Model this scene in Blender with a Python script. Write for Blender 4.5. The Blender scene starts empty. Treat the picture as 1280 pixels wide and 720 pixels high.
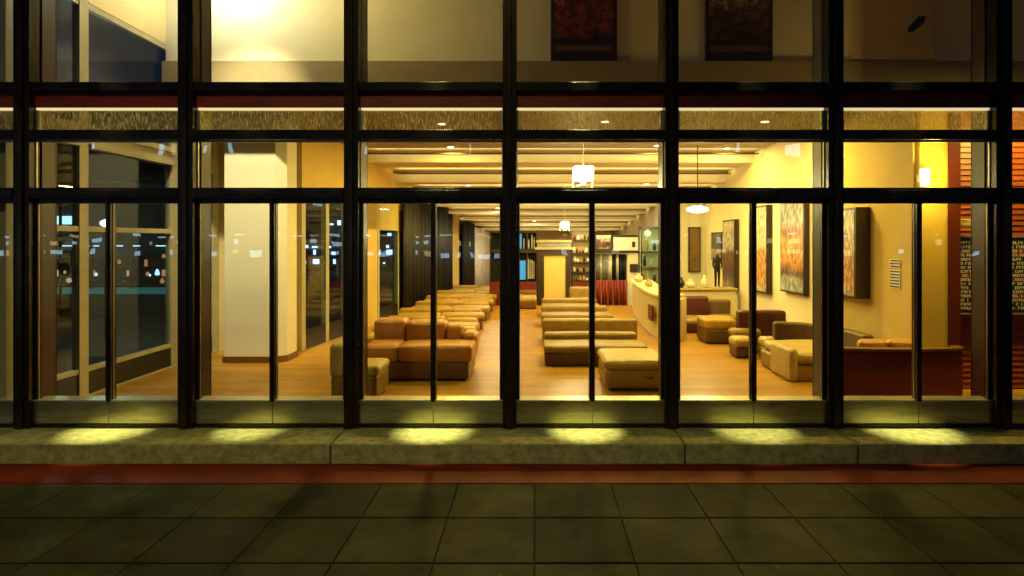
import bpy, bmesh, math, random
from mathutils import Vector, Matrix
R = math.radians
random.seed(7)
sc = bpy.context.scene
C = sc.collection

# ------------------------------------------------------------------ camera
CAMZ = 2.165; F = 768.0
cam = bpy.data.cameras.new('camera'); cam.sensor_width = 36.0; cam.lens = 36.0*F/1280.0
cam.shift_x = -28/1280.0; cam.shift_y = 58/1280.0*-1.0
cam.clip_end = 600; cam.clip_start = 0.05
co = bpy.data.objects.new('camera', cam); C.objects.link(co)
co.location = (0, 0, CAMZ); co.rotation_euler = (R(90), 0, 0)
sc.camera = co
def P(px, py, Y):            # photo pixel at a given depth -> world point
    return Vector(((px-668.0)/F*Y, Y, CAMZ-(py-302.0)/F*Y))

# ------------------------------------------------------------------ night sky
w = bpy.data.worlds.new('World'); sc.world = w; w.use_nodes = True
nt = w.node_tree; nt.nodes.clear()
sky = nt.nodes.new('ShaderNodeTexSky'); sky.sky_type = 'NISHITA'; sky.sun_disc = False
sky.sun_elevation = R(-3.0); sky.sun_rotation = R(250); sky.air_density = 1.0; sky.ozone_density = 3.0
bg = nt.nodes.new('ShaderNodeBackground'); bg.inputs['Strength'].default_value = 0.3
wo = nt.nodes.new('ShaderNodeOutputWorld')
nt.links.new(sky.outputs[0], bg.inputs[0]); nt.links.new(bg.outputs[0], wo.inputs[0])

# ------------------------------------------------------------------ render settings
sc.view_settings.view_transform = 'Standard'; sc.view_settings.look = 'None'
sc.view_settings.exposure = 0.0; sc.view_settings.gamma = 1.0
cy = sc.cycles
cy.use_denoising = True
try: cy.denoiser = 'OPENIMAGEDENOISE'
except Exception: pass
cy.max_bounces = 7; cy.diffuse_bounces = 4; cy.glossy_bounces = 4; cy.transparent_max_bounces = 24
cy.transmission_bounces = 4; cy.caustics_reflective = False; cy.caustics_refractive = False
cy.sample_clamp_indirect = 6.0; cy.blur_glossy = 1.0

# ------------------------------------------------------------------ lights
def lamp(kind, loc, power, color, size=0.2, rot=(0, 0, 0), sizey=None, spot=None, blend=0.5, spread=None):
    l = bpy.data.lights.new('lamp_light', kind); l.energy = power; l.color = color
    if kind == 'AREA':
        l.shape = 'DISK' if sizey is None else 'RECTANGLE'; l.size = size
        if sizey: l.size_y = sizey
        if spread: l.spread = spread
    elif kind == 'SPOT':
        l.spot_size = spot; l.spot_blend = blend; l.shadow_soft_size = size
    else: l.shadow_soft_size = size
    o = bpy.data.objects.new('lamp_light', l); o.location = loc; o.rotation_euler = rot
    C.objects.link(o); return o
WARM = (1.0, 0.70, 0.14); WARMW = (1.0, 0.76, 0.28); CREAM = (1.0, 0.82, 0.36); SODIUM = (0.93, 0.90, 0.22)

# narrow downlights in the canopy above the facade, one per bay
for px, pw, sp, yy in ((128, 4000, 9.5, 6.385), (306, 2700, 8.0, 6.395), (540, 4700, 9.0, 6.38), (733, 4300, 8.6, 6.385), (948, 3000, 9.4, 6.39), (1146, 4000, 10.2, 6.395)):
    x = (px-668)/F*6.3
    lamp('SPOT', (x, yy, 6.3), pw, (0.95, 0.93, 0.36), size=0.03, spot=R(sp), blend=1.0)
# a sodium street lamp far behind and above
lamp('SPOT', (-2.5, -9.0, 15.0), 3600, (0.98, 0.88, 0.30), size=0.25, rot=(R(40), 0, R(2)), spot=R(46), blend=1.0)

# lobby ceiling lamps (built as fixtures further down)
CEIL = [(14.0, 4.20), (15.9, 3.97), (17.5, 3.70), (19.2, 3.44), (21.0, 3.265), (23.0, 3.12), (25.0, 2.97), (27.0, 2.82)]
def ceil_z(y):
    if y < 9.5: return 7.2
    for i, (yy, zz) in enumerate(CEIL):
        if y < yy: return zz
    return 2.66
UP = 42
DOWN = []
for (x, y, p) in [(-3.3, 8.0, 60), (-1.6, 10.6, 90), (1.2, 10.4, 85), (3.9, 10.4, 110), (-1.8, 13.2, 95), (2.6, 13.0, 95), (4.2, 13.4, 70),
                  (-1.8, 16.7, 100), (1.2, 16.7, 75), (3.0, 16.4, 70), (-1.2, 20.1, 110), (1.4, 18.0, 90), (0.0, 24.0, 130), (-4.6, 12.0, 0)]:
    if p: DOWN.append((x, y, ceil_z(y), p*1.12))

# ------------------------------------------------------------------ mesh helpers
def tag(o, label=None, cat=None, group=None, kind=None):
    if label: o['label'] = label
    if cat: o['category'] = cat
    if group: o['group'] = group
    if kind: o['kind'] = kind
    return o
def empty(name, loc, label=None, cat=None, group=None, rz=0):
    o = bpy.data.objects.new(name, None); C.objects.link(o); o.location = loc; o.rotation_euler = (0, 0, rz)
    o.empty_display_size = 0.1
    return tag(o, label, cat, group)
def origin_of(o):
    v = Vector((0, 0, 0))
    while o is not None:
        v += o.location; o = o.parent
    return v
class MB:
    def __init__(s): s.v = []; s.f = []
    def quad(s, a, b, c, d):
        n = len(s.v); s.v += [tuple(a), tuple(b), tuple(c), tuple(d)]; s.f.append((n, n+1, n+2, n+3)); return s
    def box(s, x0, x1, y0, y1, z0, z1):
        n = len(s.v)
        s.v += [(x0,y0,z0),(x1,y0,z0),(x1,y1,z0),(x0,y1,z0),(x0,y0,z1),(x1,y0,z1),(x1,y1,z1),(x0,y1,z1)]
        for q in ((0,3,2,1),(4,5,6,7),(0,1,5,4),(1,2,6,5),(2,3,7,6),(3,0,4,7)): s.f.append(tuple(n+i for i in q))
        return s
    def slab(s, a, b, t, z0, z1):      # vertical slab from a to b (xy), thickness t to the left
        a = Vector(a[:2]); b = Vector(b[:2]); d = (b-a).normalized(); nrm = Vector((-d.y, d.x))*t
        p = [a, b, b+nrm, a+nrm]; return s.prism([(q.x, q.y) for q in p], z0, z1)
    def prism(s, pts, z0, z1):
        area = sum(pts[i][0]*pts[(i+1) % len(pts)][1]-pts[(i+1) % len(pts)][0]*pts[i][1] for i in range(len(pts)))
        if area < 0: pts = pts[::-1]
        n = len(s.v); k = len(pts)
        s.v += [(x, y, z0) for x, y in pts]+[(x, y, z1) for x, y in pts]
        s.f.append(tuple(n+k-1-i for i in range(k))); s.f.append(tuple(n+k+i for i in range(k)))
        for i in range(k): j = (i+1) % k; s.f.append((n+i, n+j, n+k+j, n+k+i))
        return s
    def lathe(s, cx, cy, prof, seg=20):
        n = len(s.v)
        for r, z in prof:
            for i in range(seg):
                a = 2*math.pi*i/seg; s.v.append((cx+r*math.cos(a), cy+r*math.sin(a), z))
        for k in range(len(prof)-1):
            for i in range(seg):
                j = (i+1) % seg; s.f.append((n+k*seg+i, n+k*seg+j, n+(k+1)*seg+j, n+(k+1)*seg+i))
        s.f.append(tuple(n+seg-1-i for i in range(seg))); m = n+(len(prof)-1)*seg; s.f.append(tuple(m+i for i in range(seg)))
        return s
    def tube(s, pts, r, seg=8):
        n0 = len(s.v); pts = [Vector(p) for p in pts]
        for k, p in enumerate(pts):
            d = (pts[min(k+1, len(pts)-1)]-pts[max(k-1, 0)]).normalized()
            u = d.cross(Vector((0, 0, 1)) if abs(d.z) < 0.9 else Vector((1, 0, 0))).normalized(); v = d.cross(u)
            for i in range(seg):
                a = 2*math.pi*i/seg; s.v.append(tuple(p+(u*math.cos(a)+v*math.sin(a))*r))
        for k in range(len(pts)-1):
            for i in range(seg):
                j = (i+1) % seg; s.f.append((n0+k*seg+i, n0+k*seg+j, n0+(k+1)*seg+j, n0+(k+1)*seg+i))
        return s
    def rbox(s, x0, x1, y0, y1, z0, z1, r=0.04, puff=(0, 0, 0), seed=0, wob=0.0):   # upholstered rounded block
        lo = (x0, y0, z0); hi = (x1, y1, z1); ax = []
        for a in range(3):
            L = hi[a]-lo[a]; rr = min(r, L*0.49); m = max(2, min(10, int(L/0.12)))
            c = [lo[a], lo[a]+rr*0.25, lo[a]+rr*0.6, lo[a]+rr]
            c += [lo[a]+rr+(L-2*rr)*i/m for i in range(1, m)]
            c += [hi[a]-rr, hi[a]-rr*0.6, hi[a]-rr*0.25, hi[a]]; ax.append(c)
        nx, ny, nz = (len(c) for c in ax); idx = {}; rnd = random.Random(seed)
        ph = [rnd.uniform(0, 6.28) for _ in range(6)]
        def vert(i, j, k):
            if (i, j, k) in idx: return idx[(i, j, k)]
            q = Vector((ax[0][i], ax[1][j], ax[2][k]))
            inn = Vector([min(max(q[a], lo[a]+min(r, (hi[a]-lo[a])*0.49)), hi[a]-min(r, (hi[a]-lo[a])*0.49)) for a in range(3)])
            d = q-inn
            if d.length > 1e-7: q = inn+d.normalized()*min(r, min((hi[a]-lo[a])*0.49 for a in range(3)) if False else r)
            u = [2*(ax[a][(i, j, k)[a]]-lo[a])/(hi[a]-lo[a])-1 for a in range(3)]
            sm = [max(0.0, 1-t*t)**0.6 for t in u]
            for a in range(3):
                b, c = [t for t in range(3) if t != a]
                q[a] += puff[a]*u[a]*sm[b]*sm[c]
            if wob: 
                q += Vector((math.sin(q.y*9+ph[0]+q.z*7), math.sin(q.x*8+ph[1]+q.z*11), math.sin(q.x*7+ph[2])*math.sin(q.y*9+ph[3])))*wob
            s.v.append(tuple(q)); idx[(i, j, k)] = len(s.v)-1; return len(s.v)-1
        for i in range(nx-1):
            for j in range(ny-1):
                s.f.append((vert(i,j,0), vert(i,j+1,0), vert(i+1,j+1,0), vert(i+1,j,0)))
                s.f.append((vert(i,j,nz-1), vert(i+1,j,nz-1), vert(i+1,j+1,nz-1), vert(i,j+1,nz-1)))
        for i in range(nx-1):
            for k in range(nz-1):
                s.f.append((vert(i,0,k), vert(i+1,0,k), vert(i+1,0,k+1), vert(i,0,k+1)))
                s.f.append((vert(i,ny-1,k), vert(i,ny-1,k+1), vert(i+1,ny-1,k+1), vert(i+1,ny-1,k)))
        for j in range(ny-1):
            for k in range(nz-1):
                s.f.append((vert(0,j,k), vert(0,j,k+1), vert(0,j+1,k+1), vert(0,j+1,k)))
                s.f.append((vert(nx-1,j,k), vert(nx-1,j+1,k), vert(nx-1,j+1,k+1), vert(nx-1,j,k+1)))
        return s
    def build(s, name, m, parent=None, bev=0.0, smooth=False, kind=None, seg=2):
        me = bpy.data.meshes.new(name)
        if parent is not None: off = origin_of(parent)
        else:
            xs, ys, zs = zip(*s.v); off = Vector(((min(xs)+max(xs))/2, (min(ys)+max(ys))/2, min(zs)))
        me.from_pydata([tuple(Vector(v)-off) for v in s.v], [], s.f); me.update()
        o = bpy.data.objects.new(name, me); C.objects.link(o)
        if parent is not None: o.parent = parent
        else: o.location = off
        if m: me.materials.append(m)
        if bev:
            b = o.modifiers.new('bevel', 'BEVEL'); b.width = bev; b.segments = seg; b.limit_method = 'ANGLE'; b.harden_normals = True
            smooth = True
        if smooth:
            for p in me.polygons: p.use_smooth = True
        if kind: o['kind'] = kind
        return o
def copy_tree(o, parent=None):
    c = o.copy(); C.objects.link(c)
    if parent is not None: c.parent = parent
    for ch in [k for k in C.objects if k.parent == o]: copy_tree(ch, c)
    return c

# ------------------------------------------------------------------ materials
def nodes(m):
    m.use_nodes = True; t = m.node_tree; return t, t.nodes['Principled BSDF']
def mat(name, col, rough=0.5, metal=0.0, var=0.0, vscale=4.0, bump=0.0, bscale=60.0, col2=None, spec=0.5, stretch=None, coat=0.0, rvar=0.0):
    m = bpy.data.materials.new(name); t, b = nodes(m)
    b.inputs['Base Color'].default_value = (*col, 1); b.inputs['Roughness'].default_value = rough
    b.inputs['Metallic'].default_value = metal; b.inputs['Specular IOR Level'].default_value = spec
    b.inputs['Coat Weight'].default_value = coat
    tc = t.nodes.new('ShaderNodeTexCoord'); mp = t.nodes.new('ShaderNodeMapping')
    t.links.new(tc.outputs['Object'], mp.inputs[0])
    if stretch: mp.inputs['Scale'].default_value = stretch
    if var or col2:
        n = t.nodes.new('ShaderNodeTexNoise'); n.inputs['Scale'].default_value = vscale; n.inputs['Detail'].default_value = 6; n.inputs['Roughness'].default_value = 0.62
        t.links.new(mp.outputs[0], n.inputs['Vector'])
        r = t.nodes.new('ShaderNodeValToRGB'); r.color_ramp.elements[0].position = 0.32; r.color_ramp.elements[1].position = 0.68
        a = [c*(1-var) for c in col]; c2 = col2 if col2 else [min(1, c*(1+var)) for c in col]
        r.color_ramp.elements[0].color = (*a, 1); r.color_ramp.elements[1].color = (*c2, 1)
        t.links.new(n.outputs['Fac'], r.inputs[0]); t.links.new(r.outputs[0], b.inputs['Base Color'])
        if rvar:
            mr = t.nodes.new('ShaderNodeMapRange'); mr.inputs['To Min'].default_value = max(0.02, rough-rvar); mr.inputs['To Max'].default_value = min(1, rough+rvar)
            t.links.new(n.outputs['Fac'], mr.inputs['Value']); t.links.new(mr.outputs[0], b.inputs['Roughness'])
    if bump:
        n2 = t.nodes.new('ShaderNodeTexNoise'); n2.inputs['Scale'].default_value = bscale; n2.inputs['Detail'].default_value = 4
        t.links.new(mp.outputs[0], n2.inputs['Vector'])
        bp = t.nodes.new('ShaderNodeBump'); bp.inputs['Strength'].default_value = bump; bp.inputs['Distance'].default_value = 0.01
        t.links.new(n2.outputs['Fac'], bp.inputs['Height']); t.links.new(bp.outputs[0], b.inputs['Normal'])
    return m
def emit(name, col, strength):
    m = bpy.data.materials.new(name); t, b = nodes(m)
    b.inputs['Base Color'].default_value = (*col, 1); b.inputs['Emission Color'].default_value = (*col, 1)
    b.inputs['Emission Strength'].default_value = strength; return m
def glass(name, tint=(0.93, 0.95, 0.92), ior=1.45, extra=0.0, rough=0.0):
    m = bpy.data.materials.new(name); m.use_nodes = True; t = m.node_tree; t.nodes.clear()
    o = t.nodes.new('ShaderNodeOutputMaterial'); mx = t.nodes.new('ShaderNodeMixShader')
    tr = t.nodes.new('ShaderNodeBsdfTransparent'); tr.inputs[0].default_value = (*tint, 1)
    gl = t.nodes.new('ShaderNodeBsdfGlossy'); gl.inputs['Roughness'].default_value = rough
    fr = t.nodes.new('ShaderNodeFresnel'); fr.inputs[0].default_value = ior
    gm = t.nodes.new('ShaderNodeNewGeometry'); mi = t.nodes.new('ShaderNodeMapRange')     # same reflectance on both faces of the pane
    mi.inputs['To Min'].default_value = ior; mi.inputs['To Max'].default_value = 1/ior
    t.links.new(gm.outputs['Backfacing'], mi.inputs['Value']); t.links.new(mi.outputs[0], fr.inputs[0])
    ad = t.nodes.new('ShaderNodeMath'); ad.operation = 'ADD'; ad.inputs[1].default_value = extra
    # gentle float-glass waviness
    tc = t.nodes.new('ShaderNodeTexCoord'); n = t.nodes.new('ShaderNodeTexNoise'); n.inputs['Scale'].default_value = 1.3
    bp = t.nodes.new('ShaderNodeBump'); bp.inputs['Strength'].default_value = 0.15; bp.inputs['Distance'].default_value = 0.02
    t.links.new(tc.outputs['Object'], n.inputs['Vector']); t.links.new(n.outputs['Fac'], bp.inputs['Height']); t.links.new(bp.outputs[0], gl.inputs['Normal'])
    t.links.new(fr.outputs[0], ad.inputs[0]); t.links.new(ad.outputs[0], mx.inputs[0])
    t.links.new(tr.outputs[0], mx.inputs[1]); t.links.new(gl.outputs[0], mx.inputs[2]); t.links.new(mx.outputs[0], o.inputs[0])
    return m
M = {}
M['black_metal'] = mat('black metal', (0.022, 0.015, 0.010), 0.27, 0.4, var=0.5, vscale=3, bump=0.05, bscale=90)
M['bronze_fin'] = mat('bronze fin', (0.035, 0.022, 0.012), 0.3, 0.2, var=0.25, vscale=2.5, stretch=(1, 1, 0.3))
M['grey_fin'] = mat('grey fin', (0.08, 0.078, 0.068), 0.35, 0.3, var=0.2, vscale=2.5, stretch=(1, 1, 0.3))
M['maroon_fin'] = mat('maroon fin', (0.035, 0.009, 0.005), 0.35, 0.0, var=0.35, vscale=2.5, stretch=(1, 1, 0.3))
M['spandrel'] = mat('dark red spandrel', (0.26, 0.022, 0.008), 0.5, 0.0, var=0.35, vscale=2, stretch=(1, 1, 3))
M['kick'] = mat('kick plate', (0.52, 0.48, 0.30), 0.30, 0.95, var=0.25, vscale=3.0, bump=0.03, bscale=30, stretch=(1, 1, 6), rvar=0.08)
M['alu'] = mat('pale aluminium', (0.55, 0.52, 0.42), 0.35, 0.6, var=0.15, vscale=6)
M['glass'] = glass('facade glass')
M['side_glass'] = glass('side glass', (0.80, 0.90, 0.95), 1.38, 0.0)
M['cream'] = mat('cream plaster', (0.66, 0.54, 0.28), 0.7, var=0.06, vscale=1.5, bump=0.08, bscale=120)
M['yellow'] = mat('yellow plaster', (0.62, 0.43, 0.10), 0.65, var=0.08, vscale=1.5, bump=0.08, bscale=120)
M['white_wall'] = mat('off white plaster', (0.70, 0.66, 0.50), 0.7, var=0.05, vscale=1.2, bump=0.06, bscale=120)
M['tan'] = mat('tan ceiling panel', (0.62, 0.50, 0.29), 0.7, var=0.06, vscale=2)
M['ceil'] = mat('ceiling cream', (0.66, 0.57, 0.38), 0.75, var=0.05, vscale=1.5)
M['beam'] = mat('ceiling beam', (0.70, 0.62, 0.42), 0.7, var=0.04, vscale=2)
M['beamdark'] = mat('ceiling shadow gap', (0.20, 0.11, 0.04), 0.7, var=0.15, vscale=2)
M['ledge'] = mat('grey brown ledge', (0.27, 0.22, 0.13), 0.6, var=0.1, vscale=2)
M['frame_cream'] = mat('cream window frame', (0.40, 0.36, 0.23), 0.45, var=0.12, vscale=4)
M['black_base'] = mat('black skirting', (0.012, 0.012, 0.012), 0.35, var=0.3, vscale=4)
M['leather_orange'] = mat('orange tan leather', (0.46, 0.20, 0.035), 0.38, var=0.18, vscale=5, bump=0.25, bscale=180, rvar=0.1)
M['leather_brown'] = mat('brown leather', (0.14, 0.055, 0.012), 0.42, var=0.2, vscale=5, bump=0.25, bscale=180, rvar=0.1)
M['leather_yellow'] = mat('mustard leather', (0.36, 0.215, 0.03), 0.42, var=0.18, vscale=5, bump=0.25, bscale=180, rvar=0.1)
M['leather_olive'] = mat('khaki leather', (0.24, 0.155, 0.028), 0.45, var=0.18, vscale=5, bump=0.2, bscale=180)
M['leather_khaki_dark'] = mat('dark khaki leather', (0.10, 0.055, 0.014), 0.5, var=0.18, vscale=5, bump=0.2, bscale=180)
M['leather_gold'] = mat('gold leather', (0.50, 0.34, 0.05), 0.42, var=0.14, vscale=6, bump=0.2, bscale=180)
M['maroon'] = mat('maroon upholstery', (0.065, 0.008, 0.005), 0.45, var=0.3, vscale=5, bump=0.2, bscale=150)
M['leather_cream'] = mat('cream leather', (0.42, 0.31, 0.10), 0.45, var=0.14, vscale=6, bump=0.2, bscale=180)
M['red'] = mat('dark red upholstery', (0.13, 0.010, 0.004), 0.40, var=0.3, vscale=5, bump=0.2, bscale=150)
M['black_cloth'] = mat('black curtain', (0.004, 0.003, 0.0025), 0.7, var=0.3, vscale=3)
M['white_cloth'] = mat('white curtain', (0.74, 0.72, 0.62), 0.8, var=0.1, vscale=3)
M['grey_cloth'] = mat('grey curtain', (0.20, 0.20, 0.17), 0.8, var=0.2, vscale=3)
M['red_cloth'] = mat('red curtain', (0.22, 0.018, 0.008), 0.7, var=0.25, vscale=3)
M['dark_wood'] = mat('dark wood', (0.028, 0.013, 0.008), 0.4, var=0.35, vscale=4, stretch=(1, 1, 0.15), bump=0.1)
M['red_wood'] = mat('red louvre wood', (0.34, 0.075, 0.016), 0.42, var=0.3, vscale=5, stretch=(0.2, 1, 3), bump=0.1)
M['concrete'] = mat('step concrete', (0.38, 0.36, 0.17), 0.85, var=0.34, vscale=14, bump=0.9, bscale=38, spec=0.25)
M['red_paint'] = mat('red painted strip', (0.17, 0.014, 0.004), 0.6, spec=0.2, var=0.35, vscale=2.0, bump=0.3, bscale=60)
M['asphalt'] = mat('asphalt', (0.05, 0.05, 0.05), 0.9, var=0.2, bump=0.4, bscale=80)
M['bulb'] = emit('lamp glow', (1.0, 0.86, 0.55), 14)
M['bulb_soft'] = emit('soft lamp glow', (1.0, 0.82, 0.45), 5)
M['bead'] = mat('bronze bead', (0.30, 0.24, 0.13), 0.35, 0.7, var=0.4, vscale=3, stretch=(1, 1, 0.6))
M['strip_sheen'] = mat('sheen cover strip', (0.060, 0.034, 0.018), 0.25, 0.7, var=0.5, vscale=4, stretch=(1, 1, 0.5))  # brown tone stands in for the sheen down the black mullions
M['strip'] = emit('glowing trim', (1.0, 0.88, 0.50), 0.75)
M['dark_green'] = mat('dark glaze', (0.02, 0.05, 0.05), 0.3)
M['paper'] = mat('paper', (0.85, 0.85, 0.8), 0.5); M['ink'] = mat('ink', (0.02, 0.015, 0.012), 0.6)
M['bronze'] = mat('dark bronze', (0.02, 0.016, 0.014), 0.35, 0.4)
M['gold_wall'] = mat('golden pilaster', (0.74, 0.50, 0.09), 0.6, var=0.08, vscale=1.5)
M['counter'] = mat('cream counter', (0.62, 0.52, 0.28), 0.35, var=0.06, vscale=2)

# floor of planks
def wood_floor():
    m = bpy.data.materials.new('oak plank floor'); t, b = nodes(m); b.inputs['Specular IOR Level'].default_value = 0.32
    tc = t.nodes.new('ShaderNodeTexCoord'); mp = t.nodes.new('ShaderNodeMapping'); mp.inputs['Rotation'].default_value = (0, 0, 0)
    br = t.nodes.new('ShaderNodeTexBrick'); br.inputs['Scale'].default_value = 1.0; br.inputs['Brick Width'].default_value = 1.3; br.inputs['Row Height'].default_value = 0.13
    br.inputs['Mortar Size'].default_value = 0.003; br.inputs['Color1'].default_value = (0.47, 0.26, 0.028, 1); br.inputs['Color2'].default_value = (0.34, 0.17, 0.016, 1)
    br.inputs['Mortar'].default_value = (0.12, 0.06, 0.02, 1); br.offset = 0.37; br.inputs['Bias'].default_value = 0.0
    n = t.nodes.new('ShaderNodeTexNoise'); n.inputs['Scale'].default_value = 3.0; n.inputs['Detail'].default_value = 8
    mp2 = t.nodes.new('ShaderNodeMapping'); mp2.inputs['Scale'].default_value = (1.0, 14, 1)
    t.links.new(tc.outputs['Object'], mp.inputs[0]); t.links.new(mp.outputs[0], br.inputs['Vector'])
    t.links.new(tc.outputs['Object'], mp2.inputs[0]); t.links.new(mp2.outputs[0], n.inputs['Vector'])
    mx = t.nodes.new('ShaderNodeMix'); mx.data_type = 'RGBA'; mx.blend_type = 'MULTIPLY'; mx.inputs[0].default_value = 0.6
    r = t.nodes.new('ShaderNodeValToRGB'); r.color_ramp.elements[0].color = (0.55, 0.5, 0.45, 1); r.color_ramp.elements[0].position = 0.3; r.color_ramp.elements[1].color = (1.15, 1.1, 1.05, 1); r.color_ramp.elements[1].position = 0.7
    t.links.new(n.outputs['Fac'], r.inputs[0]); t.links.new(br.outputs['Color'], mx.inputs[6]); t.links.new(r.outputs[0], mx.inputs[7])
    t.links.new(mx.outputs[2], b.inputs['Base Color'])
    mr = t.nodes.new('ShaderNodeMapRange'); mr.inputs['To Min'].default_value = 0.27; mr.inputs['To Max'].default_value = 0.50
    t.links.new(n.outputs['Fac'], mr.inputs['Value']); t.links.new(mr.outputs[0], b.inputs['Roughness'])
    return m
M['floor'] = wood_floor()

def slab_mat():
    m = bpy.data.materials.new('paving slabs'); t, b = nodes(m)
    tc = t.nodes.new('ShaderNodeTexCoord'); g = t.nodes.new('ShaderNodeNewGeometry')
    vm = t.nodes.new('ShaderNodeVectorMath'); vm.operation = 'DIVIDE'; vm.inputs[1].default_value = (0.68, 0.68, 1)
    ad = t.nodes.new('ShaderNodeVectorMath'); ad.operation = 'ADD'; ad.inputs[1].default_value = (0, -5.5+0.68*40, 0)
    fl = t.nodes.new('ShaderNodeVectorMath'); fl.operation = 'FLOOR'
    t.links.new(g.outputs['Position'], ad.inputs[0]); t.links.new(ad.outputs[0], vm.inputs[0]); t.links.new(vm.outputs[0], fl.inputs[0])
    sx = t.nodes.new('ShaderNodeSeparateXYZ'); cx = t.nodes.new('ShaderNodeCombineXYZ')
    t.links.new(fl.outputs[0], sx.inputs[0]); t.links.new(sx.outputs[0], cx.inputs[0]); t.links.new(sx.outputs[1], cx.inputs[1])
    wn = t.nodes.new('ShaderNodeTexWhiteNoise'); wn.noise_dimensions = '2D'; t.links.new(cx.outputs[0], wn.inputs['Vector'])
    n = t.nodes.new('ShaderNodeTexNoise'); n.inputs['Scale'].default_value = 3.0; n.inputs['Detail'].default_value = 9; n.inputs['Roughness'].default_value = 0.68
    n3 = t.nodes.new('ShaderNodeTexNoise'); n3.inputs['Scale'].default_value = 70; n3.inputs['Detail'].default_value = 3
    n6 = t.nodes.new('ShaderNodeTexNoise'); n6.inputs['Scale'].default_value = 38; n6.inputs['Detail'].default_value = 6; n6.inputs['Roughness'].default_value = 0.8
    for k in (n, n3, n6): t.links.new(g.outputs['Position'], k.inputs['Vector'])
    r = t.nodes.new('ShaderNodeValToRGB'); r.color_ramp.elements[0].position = 0.36; r.color_ramp.elements[1].position = 0.64
    r.color_ramp.elements[0].color = (0.016, 0.017, 0.007, 1); r.color_ramp.elements[1].color = (0.062, 0.064, 0.025, 1)
    mf = t.nodes.new('ShaderNodeMix'); mf.inputs[0].default_value = 0.45; t.links.new(n.outputs['Fac'], mf.inputs[2]); t.links.new(n6.outputs['Fac'], mf.inputs[3]); t.links.new(mf.outputs[0], r.inputs[0])
    mr = t.nodes.new('ShaderNodeMapRange'); mr.inputs['To Min'].default_value = 0.5; mr.inputs['To Max'].default_value = 1.2; t.links.new(wn.outputs['Value'], mr.inputs['Value'])
    mx = t.nodes.new('ShaderNodeMix'); mx.data_type = 'RGBA'; mx.blend_type = 'MULTIPLY'; mx.inputs[0].default_value = 1.0
    t.links.new(r.outputs[0], mx.inputs[6]); t.links.new(mr.outputs[0], mx.inputs[7])
    vo = t.nodes.new('ShaderNodeTexVoronoi'); vo.inputs['Scale'].default_value = 3.1; t.links.new(g.outputs['Position'], vo.inputs['Vector'])   # gum spots
    gr = t.nodes.new('ShaderNodeValToRGB'); gr.color_ramp.elements[0].position = 0.05; gr.color_ramp.elements[1].position = 0.075
    gr.color_ramp.elements[0].color = (2.0, 2.0, 1.9, 1); gr.color_ramp.elements[1].color = (1, 1, 1, 1); t.links.new(vo.outputs['Distance'], gr.inputs[0])
    m3 = t.nodes.new('ShaderNodeMix'); m3.data_type = 'RGBA'; m3.blend_type = 'MULTIPLY'; m3.inputs[0].default_value = 1.0
    n5 = t.nodes.new('ShaderNodeTexNoise'); n5.inputs['Scale'].default_value = 0.9; n5.inputs['Detail'].default_value = 7; n5.inputs['Roughness'].default_value = 0.7; t.links.new(g.outputs['Position'], n5.inputs['Vector'])
    r5 = t.nodes.new('ShaderNodeValToRGB'); r5.color_ramp.elements[0].position = 0.38; r5.color_ramp.elements[1].position = 0.62
    r5.color_ramp.elements[0].color = (0.5, 0.5, 0.45, 1); r5.color_ramp.elements[1].color = (1.35, 1.3, 1.2, 1); t.links.new(n5.outputs['Fac'], r5.inputs[0])
    m4 = t.nodes.new('ShaderNodeMix'); m4.data_type = 'RGBA'; m4.blend_type = 'MULTIPLY'; m4.inputs[0].default_value = 1.0
    t.links.new(mx.outputs[2], m3.inputs[6]); t.links.new(gr.outputs[0], m3.inputs[7]); t.links.new(m3.outputs[2], m4.inputs[6]); t.links.new(r5.outputs[0], m4.inputs[7]); t.links.new(m4.outputs[2], b.inputs['Base Color'])
    b.inputs['Roughness'].default_value = 0.75; b.inputs['Specular IOR Level'].default_value = 0.22
    bp = t.nodes.new('ShaderNodeBump'); bp.inputs['Strength'].default_value = 0.45; bp.inputs['Distance'].default_value = 0.006
    t.links.new(n3.outputs['Fac'], bp.inputs['Height']); t.links.new(bp.outputs[0], b.inputs['Normal'])
    return m
M['slabs'] = slab_mat()

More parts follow.
